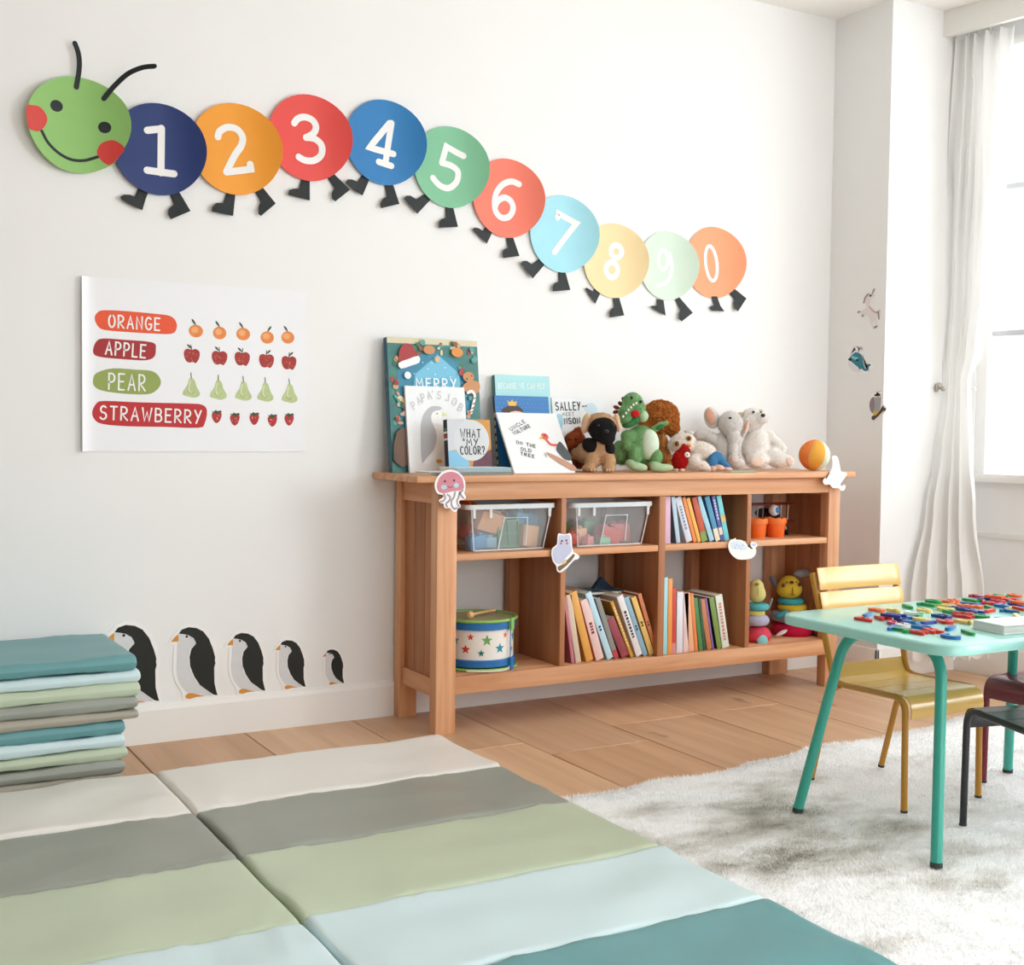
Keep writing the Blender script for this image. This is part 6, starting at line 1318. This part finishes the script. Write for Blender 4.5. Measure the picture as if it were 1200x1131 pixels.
def curls(name, src, m, parent, n, rad_, seed):
    r = random.Random(seed); me = src.data; mb = MB(); P = me.polygons; L = len(P)
    for k in range(n):
        p = P[r.randrange(L)]; c = p.center; nn = p.normal; q = rad_*r.uniform(.6, 1.2)
        b = len(mb.v); u = Vector((r.gauss(0, 1), r.gauss(0, 1), r.gauss(0, 1))).normalized(); w_ = nn.cross(u).normalized(); u = w_.cross(nn)
        pts = [c+nn*q*(.2+.5*math.sin(a*.9))+(u*math.cos(a)+w_*math.sin(a))*q*.75 for a in [2*PI*j/6*1.1 for j in range(7)]]
        mb.tube(pts, q*.28, 4, False)
    o = mb.build(name, m, parent); o['kind'] = 'stuff'; return o
curls('curls', hd, CU, hd, 700, .0085, 4); curls('curls', bo, CUD, bo, 380, .0075, 5)
dots('eye', [(-0.0247, -0.0524, 0.2129, 0.0051, 0.0037, 0.0051, 0.0), (0.0104, -0.0506, 0.2106, 0.0051, 0.0037, 0.0051, 0.0)], GLOSS, hd)
# goggle-eyed rabbit in jeans, red bird
t = toy('cream plush with brown ringed eyes and blue trousers lying on its back', 'soft toy', (3.1736, -0.21, 0.91), 'plush_rabbit')
CR = plush_mat('efe6dc', .05)
soft('body', [(0.0011, -0.0, 0.0823, 0.058, 0.0371, 0.038, -0.2618), (-0.0198, -0.0418, 0.0267, 0.0441, 0.0255, 0.0223, -0.2094), (-0.0406, -0.0278, 0.0452, 0.0278, 0.0255, 0.0278, 0.0), (0.015, -0.0464, 0.0104, 0.0232, 0.0186, 0.0121, 0.0)], CR, t, fuzz=3500)
hd = soft('head', [(-0.0847, -0.0093, 0.1171, 0.0557, 0.0371, 0.038, 0.2094), (-0.1241, -0.0093, 0.1009, 0.0209, 0.0232, 0.0209, 0.0), (-0.0615, -0.0278, 0.1009, 0.0278, 0.0232, 0.0186, 0.0)], CR, t, fuzz=2500)
for e in [(-0.1125, -0.0464, 0.1125, 0.0158, 0.0056, 0.0148, 0.0), (-0.0629, -0.0445, 0.1343, 0.0139, 0.0056, 0.013, 0.0)]: dots('eye_ring', [e], plush_mat('d8c0a2'), hd)
dots('eye', [(-0.1116, -0.052, 0.112, 0.0093, 0.0037, 0.0102, 0.0), (-0.0629, -0.0501, 0.1338, 0.0084, 0.0037, 0.0088, 0.0)], mat('6a2f18', .4), hd); dots('nose', [(-0.0661, -0.0547, 0.1032, 0.0102, 0.0056, 0.007, 0.0)], plush_mat('e07a3a'), hd)
for e in [[(-0.0569, 0.0046, 0.1589, 0.0209, 0.0111, 0.0074, -0.1745)], [(-0.1009, 0.0046, 0.1473, 0.0139, 0.0093, 0.0065, 0.1745)]]: soft('ear', e, plush_mat('cfc6be'), hd)
soft('trousers', [(0.0498, -0.0046, 0.0545, 0.0487, 0.0334, 0.0288, -0.3491), (0.0336, -0.0325, 0.0359, 0.0209, 0.0209, 0.0278, 0.0), (0.0846, -0.0232, 0.029, 0.0325, 0.0209, 0.0158, -0.4887)], plush_mat('3f78a4', .2), t)
dots('foot', [(0.0359, -0.051, 0.0127, 0.0139, 0.0139, 0.0121, 0.0), (0.0614, -0.0441, 0.0174, 0.0223, 0.0139, 0.0121, -0.1745), (0.0939, -0.0278, 0.0127, 0.0232, 0.0139, 0.0102, -0.1745)], plush_mat('e0bcae'), t)
t = toy('small red plush bird with a white eye in front of the cream toy', 'soft toy', (2.9996, -0.3, 0.91), 'plush_bird')
RB_ = plush_mat('c0201e', .1)
bd = soft('body', [(-0.0078, -0.0, 0.0483, 0.0305, 0.0269, 0.0404, 0.0), (0.0079, -0.0, 0.0775, 0.0224, 0.0224, 0.0269, -0.3491), (0.0057, -0.0, 0.1022, 0.009, 0.009, 0.0135, 0.0)], RB_, t, fuzz=3500)
dots('eye', [(0.0173, -0.0224, 0.0708, 0.0112, 0.0036, 0.0112, 0.0)], mat('f4efe8', .6), bd); dots('pupil', [(0.0173, -0.0256, 0.0708, 0.0027, 0.0018, 0.0027, 0.0)], GLOSS, bd)
dots('foot', [(-0.0011, -0.0135, 0.0106, 0.0117, 0.0117, 0.0054, 0.0), (-0.0235, -0.009, 0.0106, 0.0117, 0.0117, 0.0054, 0.0)], plush_mat('f0dccc'), t)
# elephant
t = toy('grey plush elephant with pink-lined ears beside the white bear', 'soft toy', (3.3563, -0.14, 0.91), 'plush_elephant')
EG = plush_mat('d8d4cf', .08)
soft('body', [(-0.0085, 0.0048, 0.0904, 0.0621, 0.0526, 0.0717, 0.0), (-0.1064, -0.0048, 0.1478, 0.0392, 0.0239, 0.0229, 0.2094), (-0.0658, -0.0048, 0.1334, 0.0335, 0.0263, 0.0263, 0.0), (-0.0611, -0.0287, 0.0235, 0.043, 0.0287, 0.0215, 0.0), (0.0393, -0.0335, 0.0307, 0.0335, 0.0287, 0.0229, 0.0)], EG, t, fuzz=3500)
hd = soft('head', [(0.0106, -0.0191, 0.1955, 0.0535, 0.0454, 0.0535, 0.0), (0.0202, -0.0382, 0.1382, 0.0296, 0.0287, 0.0358, 0.0), (0.0178, -0.0454, 0.0904, 0.0229, 0.0229, 0.0358, 0.0), (0.0202, -0.0526, 0.0474, 0.0229, 0.022, 0.0239, 0.0)], EG, t, fuzz=2500)
for e, i_ in zip([[(-0.0658, -0.0048, 0.2194, 0.0325, 0.0143, 0.0468, 0.3142)], [(0.0751, -0.0, 0.1788, 0.0143, 0.0191, 0.0421, -0.2443)]], [[(-0.073, -0.0162, 0.2242, 0.0191, 0.0067, 0.0358, 0.2793)], [(0.0766, -0.0182, 0.1836, 0.0067, 0.0067, 0.0315, -0.2443)]]):
    q = soft('ear', e, EG, hd); soft('ear_lining', i_, plush_mat('dba791', .1), q)
dots('eye', [(0.002, -0.0583, 0.2185, 0.0072, 0.0038, 0.0053, 0.0), (0.045, -0.0478, 0.1979, 0.0043, 0.0038, 0.0043, 0.0)], GLOSS, hd); dots('trunk_tip', [(0.0202, -0.0717, 0.045, 0.0124, 0.0048, 0.0105, 0.0)], plush_mat('e6c8c0'), hd)
# white bear
t = toy('white plush bear with a black nose, rightmost of the soft toys', 'soft toy', (3.5121, -0.17, 0.91), 'plush_bear')
WB_ = plush_mat('eee9e3', .05)
soft('body', [(-0.0146, -0.0, 0.1106, 0.0541, 0.0483, 0.0748, 0.0), (-0.0484, -0.0, 0.0913, 0.029, 0.0386, 0.0531, 0.0), (0.0409, -0.0, 0.1444, 0.029, 0.0241, 0.0241, -0.5236), (0.0723, -0.0024, 0.1154, 0.0483, 0.0222, 0.0222, -0.733), (0.0964, -0.0039, 0.0937, 0.0203, 0.0183, 0.0183, 0.0), (-0.0194, -0.0434, 0.043, 0.0507, 0.0362, 0.0347, 0.0), (0.0819, -0.029, 0.044, 0.0569, 0.0347, 0.0328, 0.0), (0.053, -0.0097, 0.0672, 0.0386, 0.0338, 0.0338, 0.0)], WB_, t, fuzz=3500)
hd = soft('head', [(-0.0363, -0.0097, 0.2119, 0.0473, 0.041, 0.0425, 0.0), (-0.005, -0.0338, 0.2216, 0.0299, 0.0265, 0.0251, 0.0), (-0.0412, -0.0097, 0.2409, 0.0362, 0.029, 0.0217, 0.0), (-0.0532, -0.0048, 0.1878, 0.0386, 0.0338, 0.029, 0.0)], WB_, t, fuzz=2500)
for e in [[(-0.0846, -0.0097, 0.2351, 0.0164, 0.0097, 0.0145, 0.0), (-0.0967, -0.0106, 0.237, 0.0058, 0.0058, 0.0068, 0.0)], [(0.0023, 0.0097, 0.2506, 0.0125, 0.0087, 0.0116, 0.0), (0.0047, 0.0087, 0.2534, 0.0048, 0.0048, 0.0048, 0.0)]]: soft('ear', e, plush_mat('d6c4a8'), hd)
dots('eye', [(-0.0397, -0.0458, 0.2457, 0.0058, 0.0039, 0.0058, 0.0), (-0.0098, -0.0541, 0.2457, 0.0043, 0.0029, 0.0043, 0.0)], GLOSS, hd); dots('nose', [(-0.0011, -0.0589, 0.2322, 0.0097, 0.0058, 0.0077, 0.0)], GLOSS, hd)
dots('foot_pad', [(-0.0243, -0.0772, 0.0406, 0.029, 0.0048, 0.0222, 0.0), (0.1157, -0.0618, 0.0421, 0.0164, 0.0048, 0.0193, 0.0)], plush_mat('f2ddd0'), t)
bx = (3.2563, -0.34, 0.91)
lying('thin pale green booklet lying under the feet of the plush toys', bx[0]-.07, -.375, STOP, .0, .135, .04, .006, mat('cfdcc8', .5), mat('7fa08a', .5))
# ball
t = toy('small soft ball with orange, yellow and white panels by the bookcase\'s right end', 'ball', (3.7361, -0.26, 0.91), 'soft_ball')
RBL = .0665
cols = ['f0b04c', 'e4eed8', 'f4ead0', 'dfe9cf', 'f6f3ea', 'ee8646']
for k in range(6):
    V = []; Fs = []; nu, nv = 8, 14; g = .012
    for j in range(nv+1):
        th = PI*j/nv
        for i in range(nu+1):
            u = i/nu; a = 2*PI*(k+g+(1-2*g)*u)/6-2.12; rr_ = RBL*(1-.02*abs(2*u-1)**6)
            V.append(Matrix.Rotation(.22, 4, 'Y') @ Vector((rr_*math.sin(th)*math.cos(a), rr_*math.sin(th)*math.sin(a), rr_*math.cos(th)))+Vector((0, 0, RBL)))
    for j in range(nv):
        for i in range(nu): q = j*(nu+1)+i; Fs.append((q, q+nu+1, q+nu+2, q+1))
    MB().add(V, Fs).build('panel', plush_mat(cols[k], .05), t, angle=60)
MB().ellip((0, 0, RBL), RBL*.975, None, 20, 14).build('stuffing', plush_mat('e8dcc8'), t)

# ---------------------------------------------------------------- stacking soft toys in the bookcase
def stacker(label, loc, base, rings, head, hcol, ears, bcol, extra):
    t = thing('stacking_toy', label, 'stacking toy', loc, VR, 'soft stacking toys in the lower right compartment')
    for nm, es, col in base: soft(nm, es, plush_mat(col, .08), t)
    for e, col in rings:
        e = e[0]; mb = MB(); n = 12
        prof = [((e[3]-e[5])+e[5]*math.cos(PI*k/n-PI/2), e[2]+e[5]*math.sin(PI*k/n-PI/2)) for k in range(n+1)]
        mb.lathe([(0, prof[0][1])]+prof+[(0, prof[-1][1])], (e[0], e[1], 0), 32).build('ring', plush_mat(col, .08), t)
    hd = soft('head', head, plush_mat(hcol, .06), t)
    for e, col in ears: soft('ear', e, plush_mat(col), hd)
    for nm, es, col in extra: dots(nm, es, mat(col, .6), hd)
    return t
stacker('soft stacking toy with a yellow face, grey ears and a crimson base', (3.702, -0.19, 0.2),
  [('base_cushion', [(-0.0026, -0.0, 0.0206, 0.0931, 0.0931, 0.0447, 0.0), (-0.0634, -0.0186, 0.0256, 0.031, 0.0372, 0.0279, 0.0)], 'c01a3e'), ('tail', [(-0.0696, -0.0931, 0.0194, 0.0273, 0.0087, 0.0087, 0.4887)], 'e2d6d0'), ('hand', [(-0.0665, -0.0745, 0.0969, 0.0298, 0.0124, 0.0112, 0.4887)], '3a9aa0')],
  [([(-0.0138, -0.0, 0.0783, 0.0869, 0.0869, 0.0211, 0.0)], '8a8a96'), ([(-0.0045, -0.0, 0.1162, 0.062, 0.062, 0.0161, 0.0)], 'd8b83c'), ([(-0.0119, -0.0, 0.1435, 0.0558, 0.0558, 0.0136, 0.0)], '3f9fa6')],
  [(-0.02, -0.0, 0.1962, 0.0571, 0.0496, 0.0459, 0.0), (-0.02, -0.0, 0.221, 0.0434, 0.0397, 0.0341, 0.0)], 'd6b63a',
  [([(0.0358, 0.0062, 0.2626, 0.0385, 0.0124, 0.0186, 0.0873)], '8b8a8c'), ([(-0.0852, 0.0124, 0.2241, 0.0124, 0.0149, 0.031, 0.5236)], '6a6870')], None,
  [('eye', [(-0.0548, -0.0422, 0.2167, 0.0074, 0.0037, 0.0087, 0.0), (0.016, -0.0409, 0.2216, 0.0074, 0.0037, 0.0087, 0.0)], '4a2a18'), ('nose', [(-0.02, -0.0472, 0.2303, 0.0093, 0.005, 0.0074, 0.0)], '4a2a18'), ('freckle', [(-0.0417, -0.0447, 0.2303, 0.0037, 0.0025, 0.0037, 0.0), (-0.0002, -0.0447, 0.2316, 0.0037, 0.0025, 0.0037, 0.0)], '5a3a20'), ('mouth', [(-0.0169, -0.0521, 0.1962, 0.0016, 0.0019, 0.0186, 0.0), (-0.0169, -0.0496, 0.1782, 0.0124, 0.0019, 0.0016, 0.0)], '5a3a20')])
stacker('soft stacking toy with a pale yellow face, half hidden by the divider', (3.4299, -0.26, 0.2),
  [('base_cushion', [(0.009, -0.0, 0.0282, 0.0568, 0.0598, 0.0394, 0.0)], 'd8485c'), ('label_patch', [(0.0179, -0.055, 0.0133, 0.0227, 0.0072, 0.0239, 0.0)], '8fd0d4')],
  [([(0.0012, -0.0, 0.0898, 0.055, 0.055, 0.0215, 0.0)], 'b4b4cc'), ([(-0.0012, -0.0, 0.1196, 0.0394, 0.0394, 0.0131, 0.0)], 'dccf78'), ([(0.006, -0.0, 0.1459, 0.0478, 0.0478, 0.0143, 0.0)], '5ab0b8')],
  [(0.003, -0.0, 0.1985, 0.0383, 0.0359, 0.0371, 0.0), (0.0, -0.0, 0.2284, 0.0323, 0.0311, 0.0323, 0.0)], 'd8d088',
  [([(0.0598, 0.006, 0.1567, 0.006, 0.0084, 0.0275, -0.3491)], '8b8a8c')], None,
  [('nose', [(-0.0024, -0.0299, 0.2428, 0.0084, 0.0048, 0.0066, 0.0)], '8a8440'), ('mouth', [(0.0, -0.0371, 0.2135, 0.0013, 0.0018, 0.0203, 0.0)], '9a9448')])
